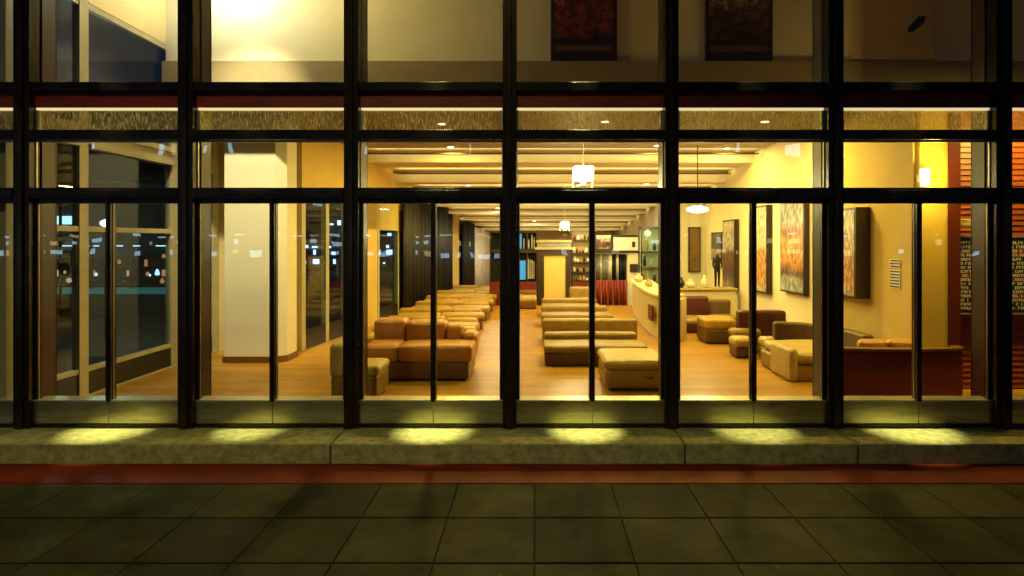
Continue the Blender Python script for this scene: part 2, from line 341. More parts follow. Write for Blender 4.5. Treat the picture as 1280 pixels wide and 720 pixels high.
def textured_glass():       # textured clerestory glass, its glitter drawn as pale streaks
    m = bpy.data.materials.new('streaked clerestory glass'); m.use_nodes = True; t = m.node_tree; t.nodes.clear()
    o = t.nodes.new('ShaderNodeOutputMaterial'); mx = t.nodes.new('ShaderNodeMixShader')
    tr = t.nodes.new('ShaderNodeBsdfTransparent'); tr.inputs[0].default_value = (0.62, 0.60, 0.46, 1)
    tl = t.nodes.new('ShaderNodeBsdfTranslucent'); tl.inputs[0].default_value = (0.62, 0.58, 0.36, 1)
    gl = t.nodes.new('ShaderNodeBsdfGlossy'); gl.inputs['Roughness'].default_value = 0.15; gl.inputs[0].default_value = (0.8, 0.8, 0.7, 1)
    tc = t.nodes.new('ShaderNodeTexCoord'); mp = t.nodes.new('ShaderNodeMapping'); mp.inputs['Scale'].default_value = (95, 1, 13); mp.inputs['Rotation'].default_value = (0, R(14), 0)
    n = t.nodes.new('ShaderNodeTexNoise'); n.inputs['Scale'].default_value = 1.0; n.inputs['Detail'].default_value = 5; n.inputs['Distortion'].default_value = 0.3
    r = t.nodes.new('ShaderNodeValToRGB'); r.color_ramp.elements[0].position = 0.50; r.color_ramp.elements[1].position = 0.68
    r.color_ramp.elements[0].color = (0.12, 0.12, 0.12, 1); r.color_ramp.elements[1].color = (0.95, 0.95, 0.95, 1)
    t.links.new(tc.outputs['Object'], mp.inputs[0]); t.links.new(mp.outputs[0], n.inputs['Vector']); t.links.new(n.outputs['Fac'], r.inputs[0])
    m2 = t.nodes.new('ShaderNodeMixShader'); m2.inputs[0].default_value = 0.25
    bp = t.nodes.new('ShaderNodeBump'); bp.inputs['Strength'].default_value = 0.7; bp.inputs['Distance'].default_value = 0.02
    t.links.new(n.outputs['Fac'], bp.inputs['Height']); t.links.new(bp.outputs[0], gl.inputs['Normal']); t.links.new(bp.outputs[0], tl.inputs['Normal'])
    t.links.new(tl.outputs[0], m2.inputs[1]); t.links.new(gl.outputs[0], m2.inputs[2])
    t.links.new(r.outputs[0], mx.inputs[0]); t.links.new(tr.outputs[0], mx.inputs[1]); t.links.new(m2.outputs[0], mx.inputs[2]); t.links.new(mx.outputs[0], o.inputs[0])
    return m
M['streak_glass'] = textured_glass()

def art_mat(name, stops, scale=9, seed=0.0, stretch=(1, 1, 0.5), zmin=0, zmax=1, warp=0.25):
    m = bpy.data.materials.new(name); t, b = nodes(m); b.inputs['Roughness'].default_value = 0.45
    g = t.nodes.new('ShaderNodeTexCoord'); sx = t.nodes.new('ShaderNodeSeparateXYZ'); t.links.new(g.outputs['Generated'], sx.inputs[0])
    mp = t.nodes.new('ShaderNodeMapping'); mp.inputs['Scale'].default_value = stretch; mp.inputs['Location'].default_value = (seed, seed, seed)
    t.links.new(g.outputs['Object'], mp.inputs[0])
    n = t.nodes.new('ShaderNodeTexNoise'); n.inputs['Scale'].default_value = scale; n.inputs['Detail'].default_value = 5; n.inputs['Distortion'].default_value = 1.2
    t.links.new(mp.outputs[0], n.inputs['Vector'])
    ma = t.nodes.new('ShaderNodeMath'); ma.operation = 'MULTIPLY_ADD'; ma.inputs[1].default_value = warp*2; ma.inputs[2].default_value = -warp
    t.links.new(n.outputs['Fac'], ma.inputs[0])
    ad = t.nodes.new('ShaderNodeMath'); ad.operation = 'ADD'; t.links.new(sx.outputs['Z'], ad.inputs[0]); t.links.new(ma.outputs[0], ad.inputs[1])
    r = t.nodes.new('ShaderNodeValToRGB'); cr = r.color_ramp
    cr.elements[0].position = stops[0][0]; cr.elements[0].color = (*stops[0][1], 1)
    cr.elements[1].position = stops[-1][0]; cr.elements[1].color = (*stops[-1][1], 1)
    for p, c in stops[1:-1]:
        e = cr.elements.new(p); e.color = (*c, 1)
    t.links.new(ad.outputs[0], r.inputs[0])
    n2 = t.nodes.new('ShaderNodeTexNoise'); n2.inputs['Scale'].default_value = scale*2.2; n2.inputs['Detail'].default_value = 3; t.links.new(mp.outputs[0], n2.inputs['Vector'])
    r2 = t.nodes.new('ShaderNodeValToRGB'); r2.color_ramp.elements[0].position = 0.42; r2.color_ramp.elements[1].position = 0.58
    r2.color_ramp.elements[0].color = (0.35, 0.3, 0.28, 1); r2.color_ramp.elements[1].color = (1.2, 1.2, 1.15, 1); t.links.new(n2.outputs['Fac'], r2.inputs[0])
    mx = t.nodes.new('ShaderNodeMix'); mx.data_type = 'RGBA'; mx.blend_type = 'MULTIPLY'; mx.inputs[0].default_value = 0.8
    t.links.new(r.outputs[0], mx.inputs[6]); t.links.new(r2.outputs[0], mx.inputs[7]); t.links.new(mx.outputs[2], b.inputs['Base Color'])
    return m

FZ = 0.195    # lobby floor and step level
# ================================================================== GROUND
MB().box(-90, 90, -40, 110, -0.30, -0.05).build('ground', M['asphalt'], kind='structure')
pv = MB(); ny = 14
for j in range(ny):
    y1 = 5.495-0.68*j; y0 = y1-0.68
    for i in range(-20, 20):
        x0 = i*0.68; dz = random.uniform(-0.0015, 0.0015)
        pv.box(x0+0.004, x0+0.676, y0+0.013, y1-0.008, -0.04, dz)
pv.build('pavement', M['slabs'], kind='structure', bev=0.004, seg=1)
MB().box(-13.6, 13.6, -4.2, 5.5, -0.049, -0.012).build('pavement_bedding', mat('joint dirt', (0.02, 0.018, 0.012), 0.95), kind='structure')
MB().box(-13.6, 13.6, 5.502, 5.985, -0.04, 0.003).build('red_strip', M['red_paint'], kind='structure', bev=0.004)
st = MB(); joints = [-13.6, -8.9, -5.45, -1.99, 1.47, 3.16, 6.6, 10.1, 13.6]
for a, b_ in zip(joints[:-1], joints[1:]): st.box(a+0.006, b_-0.006, 5.987, 6.62, -0.04, FZ)
st.build('step', M['concrete'], kind='structure', bev=0.018)
MB().box(-13.6, 13.6, 6.0, 6.6, -0.05, FZ-0.02).build('step_bed', M['asphalt'], kind='structure')
fl = MB().prism([(-5.78, 6.622), (9.0, 6.622), (9.0, 30), (-2.2, 30), (-4.3, 11.2), (-5.78, 11.2)], -0.04, FZ-0.004).build('lobby_floor', M['floor'], kind='structure')

# ================================================================== FACADE
fa = empty('glass_facade', (0, 6.5, FZ), 'black metal and glass curtain wall with six tall bays along the front of the lobby', 'facade')
mul = [(-173, 20), (30, 20), (234, 19), (440, 18), (637, 17), (839, 17), (1043, 19), (1252, 20), (1455, 20)]
fin_m = ['bronze_fin', 'maroon_fin', 'bronze_fin', 'bronze_fin', 'grey_fin', 'bronze_fin', 'grey_fin', 'maroon_fin', 'bronze_fin']
def fx(px): return (px-668)/F*6.5
for k, (px, wpx) in enumerate(mul):
    x = fx(px); h = wpx/118.15/2
    m_ = MB().box(x-h, x+h, 6.46, 6.60, FZ-0.0, 7.2)
    MB().box(x-h*0.32, x+h*0.32, 6.435, 6.458, FZ, 7.2).build('cover_strip', M['strip_sheen'], fa, bev=0.005)
    m_.build('mullion', M['black_metal'], fa, bev=0.004)
    MB().box(x-h+0.006, x+h-0.006, 6.64, 6.83, FZ, 7.2).build('fin', M[fin_m[k]], fa, bev=0.004)
    MB().box(x-h+0.004, x+h-0.004, 6.831, 6.845, FZ, 7.2).build('fin_edge', M['black_metal'], fa)
zb = lambda py: CAMZ-(py-302)/118.15
for k in range(len(mul)-1):
    a = fx(mul[k][0])+mul[k][1]/236.3; b_ = fx(mul[k+1][0])-mul[k+1][1]/236.3; mid = (a+b_)/2+0.02
    tr = MB().box(a, b_, 6.475, 6.60, zb(114), zb(103)).box(a, b_, 6.455, 6.60, zb(175), zb(163)).box(a, b_, 6.45, 6.60, zb(248), zb(235))
    tr.box(a, b_, 6.437, 6.449, zb(245), zb(238)); tr.build('transom', M['black_metal'], fa, bev=0.004)
    MB().box(a, b_, 6.54, 6.60, zb(134)+0.005, zb(114)).build('spandrel', M['spandrel'], fa)
    MB().box(a+0.01, b_-0.01, 6.545, 6.60, zb(136.5), zb(134)+0.003).build('glow_trim', M['strip'], fa)  # trim made to glow in place of the lit slab edge
    # clerestory
    MB().box(a+0.03, b_-0.03, 6.56, 6.57, zb(163), zb(136.5)).build('clerestory_pane', M['streak_glass'], fa)
    for xa in (a, b_-0.03): MB().box(xa, xa+0.03, 6.55, 6.59, zb(163), zb(136.5)).build('clerestory_bead', M['alu'], fa)
    wd = MB()                                                              # the large window under the door-height transom
    wd.box(mid-0.026, mid+0.026, 6.50, 6.60, zb(502), zb(248)).box(mid-0.012, mid+0.012, 6.485, 6.499, zb(502), zb(248))
    wd.box(a, a+0.028, 6.53, 6.60, zb(502), zb(248)).box(b_-0.028, b_, 6.53, 6.60, zb(502), zb(248))
    wd.box(a+0.028, mid-0.026, 6.53, 6.60, zb(254), zb(248)).box(mid+0.026, b_-0.028, 6.53, 6.60, zb(254), zb(248))
    wi = wd.build('window', M['black_metal'], fa, bev=0.003)
    MB().box(a+0.026, mid-0.025, 6.56, 6.57, zb(501), zb(253)).build('pane', M['glass'], wi)
    MB().box(mid+0.025, b_-0.026, 6.56, 6.57, zb(501), zb(253)).build('pane', M['glass'], wi)
    for xa, xb in ((a+0.028, a+0.036), (b_-0.036, b_-0.028), (mid-0.033, mid-0.026), (mid+0.026, mid+0.033)):
        MB().box(xa, xb, 6.542, 6.558, zb(502), zb(254)).build('glazing_bead', M['bead'], wi)
    MB().box(a, mid-0.003, 6.515, 6.60, zb(530), zb(502.3)).box(mid+0.003, b_, 6.515, 6.60, zb(530), zb(502.3)).build('kick_plate', M['kick'], wi, bev=0.003)
    MB().box(a, b_, 6.51, 6.70, zb(502), zb(500.6)).build('sill', M['alu'], wi)
    MB().box(a, b_, 6.50, 6.60, FZ, zb(530)).build('threshold', M['black_metal'], wi)
    MB().box(a, b_, 6.56, 6.57, zb(235), zb(175)).build('transom_pane', M['glass'], fa)
    MB().box(a, a+0.012, 6.545, 6.56, zb(235), zb(175)).box(b_-0.012, b_, 6.545, 6.56, zb(235), zb(175)).box(a+0.012, b_-0.012, 6.545, 6.56, zb(177), zb(175)).build('glazing_bead', M['alu'], fa)
    MB().box(a, b_, 6.56, 6.57, zb(103), 7.2).build('upper_pane', M['glass'], fa)
MB().box(-13, 13, 6.0, 7.0, 7.2, 7.6).build('roof_edge', M['black_metal'], fa)

# ================================================================== SHELL
ST = dict(kind='structure')
MB().box(-5.7, 9.0, 7.0, 9.5, 7.2, 7.4).build('upper_ceiling', M['cream'], **ST)
MB().box(-5.7, 9.0, 9.5, 9.7, 4.93, 7.2).build('upper_wall', M['white_wall'], **ST)
MB().box(-5.7, 9.0, 9.40, 14.0, 4.56, 4.93).build('upper_ledge', M['ledge'], **ST)
MB().box(-5.7, 9.0, 9.5, 14.0, 4.20, 4.56).build('ceiling', M['ledge'], **ST)
# stepped ceiling going down towards the back
cl = MB(); cg = MB(); cs = MB()
steps = CEIL+[(29.2, 2.66)]
for i in range(len(CEIL)):
    y, z = CEIL[i]; zn = CEIL[i+1][1] if i+1 < len(CEIL) else 2.66; yn = steps[i+1][0]
    xl = -4.35+(y-11.1)*2.0/17.0
    cl.box(xl, 9.0, y, y+0.15, zn, z+0.3 if i else 4.9)          # bright riser
    cs.box(xl, 9.0, y+0.15, yn, zn+0.03, zn+0.2)                # soffit
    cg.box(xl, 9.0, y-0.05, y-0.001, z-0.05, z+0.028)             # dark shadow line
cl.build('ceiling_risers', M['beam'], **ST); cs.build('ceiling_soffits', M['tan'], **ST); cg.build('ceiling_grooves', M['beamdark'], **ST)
MB().box(-2.4, 5.0, 29.2, 29.4, 0, 3.2).build('back_wall', M['cream'], **ST)
# slim trays and uplights, added to brighten each step of the ceiling
for i in range(len(CEIL)):
    y, z = CEIL[i]; yy = y-0.55
    xl = -4.2+(yy-11.1)*2.0/17.0+0.3; xr = 4.9 if y < 18 else 3.7
    t_ = empty('added_uplight_tray', ((xl+xr)/2, yy, z-0.12), 'added slim dark uplight tray under the ceiling, %s from the glass' % ['first', 'second', 'third', 'fourth', 'fifth', 'sixth', 'seventh', 'eighth'][i], 'light tray', 'added uplight trays under the stepped ceiling')
    MB().box(xl, xr, yy-0.035, yy+0.035, z-0.12, z-0.10).build('tray', M['dark_wood'], t_)
    for k in range(2): xk = xl+(xr-xl)*(k+0.5)/2; MB().tube([(xk, yy, z-0.10), (xk, yy, z+0.03)], 0.005).build('hanger', M['dark_wood'], t_)
    lamp('AREA', ((xl+xr)/2, yy, z-0.09), UP, CREAM, size=xr-xl, sizey=0.07, rot=(R(180-38), 0, 0))
# right side
MB().box(5.0, 5.2, 8.12, 10.2, FZ, 4.20).build('right_front_wall', mat('sconce warmed plaster', (0.62, 0.455, 0.13), 0.7, var=0.08, vscale=1.5, bump=0.08, bscale=120), **ST)  # yellow of the warmer light by the sconce put into the plaster
MB().box(5.0, 5.2, 10.2, 18.0, FZ, 4.20).build('right_wall', mat('pale cream plaster', (0.72, 0.64, 0.40), 0.7, var=0.05, vscale=1.5, bump=0.08, bscale=120), **ST)
MB().box(3.8, 5.0, 18.0, 18.2, FZ, 4.0).box(3.8, 4.0, 18.2, 29.2, FZ, 3.6).build('right_wall_return', M['white_wall'], **ST)
MB().box(9.0, 9.2, 7.0, 30, 0, 7.4).build('far_right_wall', M['cream'], **ST)
MB().box(5.2, 9.0, 8.3, 8.5, FZ, 4.20).build('right_cross_wall', M['maroon_fin'], **ST)
# left side: glazed wall at x = -5.7 from y 6.7 to 11
lw = empty('side_window_wall', (-5.75, 9, 0), 'cream framed glazed side wall at the left end, looking out on the dark street', 'window wall')
f = MB()
for (y0, y1) in ((6.62, 6.72), (7.70, 7.86), (9.66, 9.86), (10.9, 11.1)): f.box(-5.80, -5.70, y0, y1, FZ, 7.2)
f.build('post', M['frame_cream'], lw, bev=0.006)
g = MB()
for (y0, y1) in ((6.72, 7.70), (7.86, 9.66), (9.86, 10.9)):
    g.box(-5.79, -5.71, y0, y1, 0.50, 0.56); g.box(-5.79, -5.71, y0, y1, 2.29, 2.36); g.box(-5.79, -5.71, y0, y1, 5.14, 5.22)
g.build('rail', M['frame_cream'], lw, bev=0.005)
bb = MB()
for (y0, y1) in ((6.72, 7.70), (7.86, 9.66), (9.86, 10.9)): bb.box(-5.78, -5.72, y0, y1, FZ, 0.50)
bb.build('base_panel', M['black_base'], lw)
g = MB()
for (y0, y1) in ((6.72, 7.70), (7.86, 9.66), (9.86, 10.9)):
    g.box(-5.82, -5.66, y0, y1, 3.36, 3.42); g.box(-5.80, -5.70, y0, y1, 3.42, 3.56); g.box(-5.82, -5.66, y0, y1, 3.56, 3.64)
g.build('cross_beam', M['frame_cream'], lw, bev=0.005)
MB().box(-5.80, -5.70, 6.72, 7.70, 5.22, 7.2).box(-5.80, -5.70, 7.86, 9.5, 5.22, 7.2).build('upper_panel', M['cream'], lw)
for (y0, y1) in ((6.72, 7.70), (7.86, 9.66), (9.86, 10.9)):
    for (z0, z1) in ((0.56, 2.29), (2.36, 3.36), (3.64, 5.14)):
        MB().box(-5.755, -5.745, y0, y1, z0, z1).build('pane', M['side_glass'], lw)
MB().box(-5.71, -5.69+0.02, 6.62, 11, FZ, FZ+0.02).build('floor_strip', M['frame_cream'], lw)
# wall behind the column and slanting glazed wall
MB().box(-5.7, -4.2, 11.1, 11.25, FZ, 4.2).build('jog_wall', M['cream'], **ST)
def LW(y): return (-4.2+(y-11.1)*2.0/17.0, y)
MB().slab(LW(11.1), LW(14.0), 0.15, 3.1, 4.2).slab(LW(14.0), LW(29.2), 0.15, 2.45, 4.2).build('slanting_wall_band', M['yellow'], **ST)
MB().slab(LW(13.7), LW(14.75), 0.15, FZ, 3.1).build('yellow_pier', M['yellow'], **ST)
MB().slab(LW(21.6), LW(22.9), 0.15, FZ, 3.1).build('orange_pier', M['yellow'], **ST)
sw = empty('slanting_window_wall', (-4.0, 12.5, 0), 'dark glazing with slim cream posts between the white column and the sofas', 'window wall')
g = MB()
for y in (11.1, 12.05, 12.95): g.slab(LW(y), LW(y+0.14), 0.1, FZ, 3.1)
g.slab(LW(16.2), LW(16.3), 0.1, FZ, 3.1); g.slab(LW(14.78), LW(14.9), 0.1, FZ, 3.1)
g.build('post', M['frame_cream'], sw)
g = MB()
for (a, b_) in ((11.24, 12.05), (12.19, 12.95), (13.09, 13.7), (14.9, 16.2)): g.slab(LW(a), LW(b_), 0.06, FZ, 0.55)
g.build('base_panel', M['black_base'], sw)
for (a, b_) in ((11.24, 12.05), (12.19, 12.95), (13.09, 13.7), (14.9, 16.2)):
    MB().slab(LW(a), LW(b_), 0.02, 0.55, 3.1).build('pane', M['side_glass'], sw)
MB().slab(LW(22.9), LW(29.2), 0.12, FZ, 3.0).slab(LW(16.3), LW(21.6), 0.12, FZ, 3.0).build('dark_wall', M['dark_wood'], **ST)
# column
cc = empty('column', (-4.6, 10.3, FZ), 'white chamfered column standing on the lobby floor at the left', 'column')
MB().prism([(-5.05, 10.0), (-4.22, 10.0), (-4.08, 10.14), (-4.08, 10.55), (-4.22, 10.7), (-5.05, 10.7)], FZ, 4.2).build('shaft', M['white_wall'], cc, bev=0.01)
MB().prism([(-5.07, 9.98), (-4.21, 9.98), (-4.06, 10.13), (-4.06, 10.56), (-4.21, 10.72), (-5.07, 10.72)], FZ, FZ+0.1).build('skirting', M['leather_brown'], cc)
MB().prism([(-5.09, 9.96), (-4.2, 9.96), (-4.04, 10.12), (-4.04, 10.57), (-4.2, 10.74), (-5.09, 10.74)], 4.0, 4.12).build('capital', M['white_wall'], cc, bev=0.015)

# right front: column, louvred wall, menu board
rc = MB().box(5.03, 5.40, 8.02, 8.28, FZ, 4.2).build('pilaster', M['gold_wall'], bev=0.01)
tag(rc, 'yellow square pilaster behind the dark red sofa at the right', 'pilaster')
MB().box(5.40, 5.55, 8.0, 8.28, FZ, 4.2).build('door_jamb', mat('maroon jamb', (0.12, 0.018, 0.008), 0.45, var=0.2), **ST)
lv = empty('louvred_screen', (6.8, 8.2, FZ), 'red wooden louvred screen at the right end of the lobby', 'screen')
MB().box(5.55, 8.9, 8.24, 8.28, FZ, 4.1).build('backing', M['red_wood'], lv)
g = MB(); z = FZ+0.02
while z < 4.0:
    n = len(g.v); g.v += [(5.56, 8.235, z), (8.9, 8.235, z), (8.9, 8.235, z+0.065), (5.56, 8.235, z+0.065), (5.56, 8.218, z-0.004), (8.9, 8.218, z-0.004), (8.9, 8.221, z+0.004), (5.56, 8.221, z+0.004)]
    for q in ((0,4,5,1),(4,7,6,5),(7,3,2,6),(0,3,7,4),(1,5,6,2),(0,1,2,3)): g.f.append(tuple(n+i for i in q))
    z += 0.075
g.build('slats', M['red_wood'], lv)
mbx = empty('menu_board', (6.1, 8.15, 1.3), 'tall black board with rows of white lettering hanging on the red louvres', 'board')
MB().box(5.54, 6.75, 8.13, 8.17, 1.22, 2.22).build('board', M['ink'], mbx)
MB().box(5.50, 5.52, 8.12, 8.18, 1.20, 2.24).box(6.75, 6.77, 8.12, 8.18, 1.20, 2.24).box(5.52, 6.75, 8.12, 8.18, 2.22, 2.24).box(5.52, 6.75, 8.12, 8.18, 1.20, 1.22).build('frame', M['alu'], mbx)
g = MB(); rnd = random.Random(3)
for r in range(17):
    zz = 2.15-r*0.054; x = 5.55
    while x < 6.68:
        wv = rnd.choice((0.014, 0.02, 0.03)); g.box(x, x+0.007, 8.122, 8.129, zz-0.02, zz+0.016)
        if rnd.random() < 0.7: g.box(x+0.007, x+wv, 8.122, 8.129, zz+0.009, zz+0.016)
        if rnd.random() < 0.6: g.box(x+0.007, x+wv, 8.122, 8.129, zz-0.005, zz+0.001)
        if rnd.random() < 0.5: g.box(x+0.007, x+wv, 8.122, 8.129, zz-0.02, zz-0.013)
        x += wv+0.010+(0.03 if rnd.random() < 0.15 else 0)
g.build('lettering', M['paper'], mbx)
g = MB()
for k in (2, 3, 8, 9, 13): g.box(5.56, 6.72, 8.1295, 8.1299, 2.15-k*0.054-0.024, 2.15-k*0.054+0.02)
g.build('red_band', M['red_wood'], mbx)
lamp('AREA', (6.4, 7.5, 4.0), 50, WARM, size=0.5, rot=(R(25), 0, 0))  # unseen lamp added to light the louvres and board
# cream box sign above the board
bx = MB().box(5.46, 5.75, 8.06, 8.18, 2.36, 2.46).build('wall_light', M['leather_cream'], bev=0.01); tag(bx, 'small cream light box mounted above the lettered board', 'wall light')

# ================================================================== STREET ON THE LEFT (seen through side glass)
M['night_wall'] = mat('night wall', (0.03, 0.04, 0.06), 0.8, var=0.3, vscale=0.3)
bl = empty('office_building', (-22, 46, 0), 'dark office block far off in the night with rows of small cold lit windows', 'building')
MB().box(-50, -8, 46, 56, -0.05, 13).build('wall', M['night_wall'], bl)
rnd = random.Random(11); lit = MB(); unl = MB()
for row, z in enumerate((0.5, 1.2, 1.7, 2.6, 3.4, 6.0, 9.0)):
    x = -49
    while x < -9:
        p = (0.55, 0.7, 0.5, 0.4, 0.4, 0.2, 0.2)[row]; wv = rnd.uniform(0.12, 0.45)
        (lit if rnd.random() < p else unl).box(x, x+wv, 45.9, 45.99, z, z+rnd.choice((0.12, 0.2, 0.35)))
        x += wv+rnd.uniform(0.2, 0.7)
tag(lit.build('lit_windows', emit('cold window light', (0.45, 0.70, 1.0), 4), bl), kind='stuff'); tag(unl.build('dark_windows', M['side_glass'], bl), kind='stuff')
sh = empty('shop_building', (-14, 19, 0), 'low dark shop with glowing windows across the side street', 'building')
MB().box(-22, -10.5, 19, 24, -0.05, 4.0).build('wall', mat('shop wall', (0.04, 0.035, 0.035), 0.7, var=0.3), sh)
MB().box(-22.2, -10.3, 18.6, 24.2, 4.0, 4.2).build('roof', M['black_base'], sh)
MB().box(-22, -10.5, 18.93, 18.99, 0.55, 0.75).build('stripe', emit('teal strip light', (0.10, 0.45, 0.40), 0.25), sh)
glows = [emit('warm shop glow', (1.0, 0.72, 0.45), 0.6), emit('amber shop glow', (1.0, 0.38, 0.12), 0.6), emit('blue shop glow', (0.4, 0.7, 1.0), 2.5)]
rnd = random.Random(21); shp = [MB(), MB(), MB()]
for k in range(24):
    x = rnd.uniform(-17.5, -10.8); zz = rnd.choice((0.9, 1.15, 1.45, 1.7))+rnd.uniform(-0.05, 0.05); r_ = rnd.uniform(0.02, 0.075); c = rnd.choice((0, 0, 1, 1, 2))
    pr = [(r_*0.5, zz), (r_, zz+r_*rnd.uniform(0.4, 1.2)), (r_*rnd.uniform(0.5, 1), zz+r_*1.6), (r_*0.3, zz+r_*rnd.uniform(2, 3))]
    shp[c].lathe(x, 18.7, pr, 8)
for k in range(9): xx = -17.3+k*0.72; shp[2].box(xx, xx+rnd.uniform(0.2, 0.6), 18.72, 18.76, 2.02, 2.05)
for k in range(12): xx = -17.3+k*0.54; zz = rnd.choice((0.86, 1.11, 1.41)); shp[rnd.choice((0, 1))].box(xx, xx+rnd.uniform(0.05, 0.12), 18.74, 18.8, zz, zz+rnd.uniform(0.1, 0.22))
for c in range(3): shp[c].build('window_display', glows[c], sh, smooth=True)['kind'] = 'stuff'
g = MB()
for zz in (0.85, 1.1, 1.4, 1.65): g.box(-22, -10.5, 18.55, 18.9, zz-0.03, zz-0.005)
for x in (-17.6, -15.9, -14.6, -13.4, -12.2, -10.9): g.box(x, x+0.07, 18.5, 18.56, 0.75, 2.2)
g.build('window_frame', M['black_base'], sh)
MB().box(-16.5, -14.0, 18.9, 18.99, 2.7, 2.95).build('sign_strip', glows[2], sh)
lamp('POINT', (-9.5, 13.0, 4.5), 160, (0.75, 1.0, 0.75), size=0.2)
for (x, y, z) in ((-13.5, 17.5, 3.4), (-9.9, 14.2, 2.5), (-18, 24.5, 4.8), (-11.2, 29, 4.3)):
    t_ = empty('street_lamp', (x, y, -0.05), None, 'street lamp', 'street lamps in the side street')
    t_['label'] = {-13.5: 'cold white street lamp before the low shop', -9.9: 'small street lamp nearest the side window wall', -18: 'street lamp behind the low shop', -11.2: 'street lamp farthest up the side street'}[x]
    MB().tube([(x, y, -0.05), (x, y, z)], 0.04).build('pole', M['black_metal'], t_)
    MB().lathe(x, y, [(0.03, z), (0.11, z+0.05), (0.12, z+0.12), (0.02, z+0.18)], 12).build('lamp_head', emit('street bulb', (0.75, 0.88, 1.0), 6), t_)

# buildings across the street, behind the camera: they show as faint reflections in the dark glass
ob = empty('opposite_building', (0, -24, 0), 'long dark building across the street with a row of lit shop windows', 'building')
MB().box(-45, 40, -34, -24, -0.05, 12).build('wall', M['night_wall'], ob)
rnd = random.Random(33); lt = [MB(), MB()]
x = -40
while x < 34:
    wv = rnd.uniform(0.15, 0.9); dense = 0.9 if x < -3 else 0.35
    for zz, hh in ((2.0, 0.25), (2.5, 0.12), (1.3, 0.3), (4.4, 0.5), (7.5, 0.6)):
        if rnd.random() < dense*(0.75 if zz < 3 else 0.2): lt[0 if rnd.random() < 0.75 else 1].box(x, x+wv*rnd.uniform(0.3, 1), -23.98, -23.9, zz, zz+hh)
    x += wv+rnd.uniform(0.15, 0.6)
tag(lt[0].build('cold_windows', emit('cold shop light', (0.45, 0.72, 1.0), 7), ob), kind='stuff'); tag(lt[1].build('warm_windows', emit('warm shop light', (1.0, 0.75, 0.4), 4), ob), kind='stuff')
MB().box(-90, 90, -23, -12, -0.047, -0.02).build('road', M['asphalt'], kind='structure')

# ================================================================== LIGHT FIXTURES
for i, (x, y, z, p) in enumerate(DOWN):
    d = empty('ceiling_lamp', (x, y, z), None, 'ceiling lamp', 'round recessed lamps in the lobby ceiling')
    d['label'] = 'round recessed lamp in the lobby ceiling, %s row, %s' % (['front', 'second', 'third', 'fourth', 'rear'][min(4, int((y-8)/3.5))], 'left side' if x < -1 else ('middle' if x < 2.2 else ('right side' if x < 4 else 'beside the right wall')))
    MB().lathe(x, y, [(0.065, z-0.012), (0.065, z+0.002)], 20).build('diffuser', M['bulb'], d)
    MB().lathe(x, y, [(0.09, z-0.008), (0.09, z+0.004)], 20).build('rim', M['alu'], d)
    lamp('AREA', (x, y, z-0.03), p, WARM if y < 18 else (1.0, 0.88, 0.60), size=0.35)
# pendant lanterns
def lantern(px, py, Y, s, label, power):
    c = P(px, py, Y); z1 = ceil_z(Y)
    t_ = empty('pendant_lantern', (c.x, Y, z1), label, 'pendant lamp', 'square pendant lanterns over the benches')
    g = MB(); r = s/2
    for dx in (-r, r):
        for dy in (-r, r): g.box(c.x+dx-0.012, c.x+dx+0.012, Y+dy-0.012, Y+dy+0.012, c.z-r, c.z+r)
    g.build('frame', M['alu'], t_)
    for a in range(4):
        dx, dy = [(0, -r), (r, 0), (0, r), (-r, 0)][a]
        if dx == 0: g = MB().box(c.x-r+.013, c.x+r-.013, Y+dy-0.004, Y+dy+0.004, c.z-r*0.3, c.z+r)
        else: g = MB().box(c.x+dx-0.004, c.x+dx+0.004, Y-r+.013, Y+r-.013, c.z-r*0.3, c.z+r)
        g.build('shade_panel', M['bulb'], t_)
    MB().lathe(c.x, Y, [(0.03, c.z-r*0.8), (0.06, c.z-r*0.5), (0.04, c.z)], 12).build('bulb', M['bulb'], t_)
    MB().tube([(c.x, Y, c.z+r), (c.x, Y, z1)], 0.008).build('rod', M['alu'], t_)
    lamp('POINT', (c.x, Y, c.z-r*1.3), power, CREAM, size=0.12)
lantern(729, 221, 11.5, 0.36, 'large glowing square pendant lantern nearest the glass over the benches', 90)
lantern(706, 283, 17.0, 0.24, 'smaller glowing pendant lantern farther back above the yellow panel', 70)
def disc_lamp(px, py, Y, label, power, r=0.22):
    c = P(px, py, Y); z1 = ceil_z(Y)
    t_ = empty('hanging_lamp', (c.x, Y, z1), label, 'hanging lamp')
    MB().lathe(c.x, Y, [(r*0.5, c.z-0.06), (r, c.z-0.02), (r, c.z+0.03), (r*0.4, c.z+0.07)], 24).build('shade', M['bulb'], t_, smooth=True)
    MB().tube([(c.x, Y, c.z+0.06), (c.x, Y, z1)], 0.01).build('rod', M['black_metal'], t_)
    lamp('POINT', (c.x, Y, c.z-0.25), power, CREAM, size=0.15)
disc_lamp(872, 262, 13.0, 'flat glowing disc lamp hanging before the white wall with pictures', 110)
# sconce on the pilaster
sn = empty('wall_sconce', (5.1, 7.95, 3.0), 'yellow glowing cylinder sconce on the yellow pilaster', 'wall lamp')
MB().lathe(5.02, 7.9, [(0.05, 2.88), (0.055, 3.1)], 16).build('glow_tube', M['bulb_soft'], sn)
MB().box(4.99, 5.05, 7.94, 8.02, 2.94, 3.04).build('bracket', M['alu'], sn)
lamp('POINT', (5.0, 7.7, 3.0), 40, WARM, size=0.06)
lamp('SPOT', (5.15, 7.2, 7.0), 1700, WARM, size=0.08, rot=(R(11), 0, 0), spot=R(34), blend=0.8)  # unseen spot added to brighten the pilaster and the red sofa
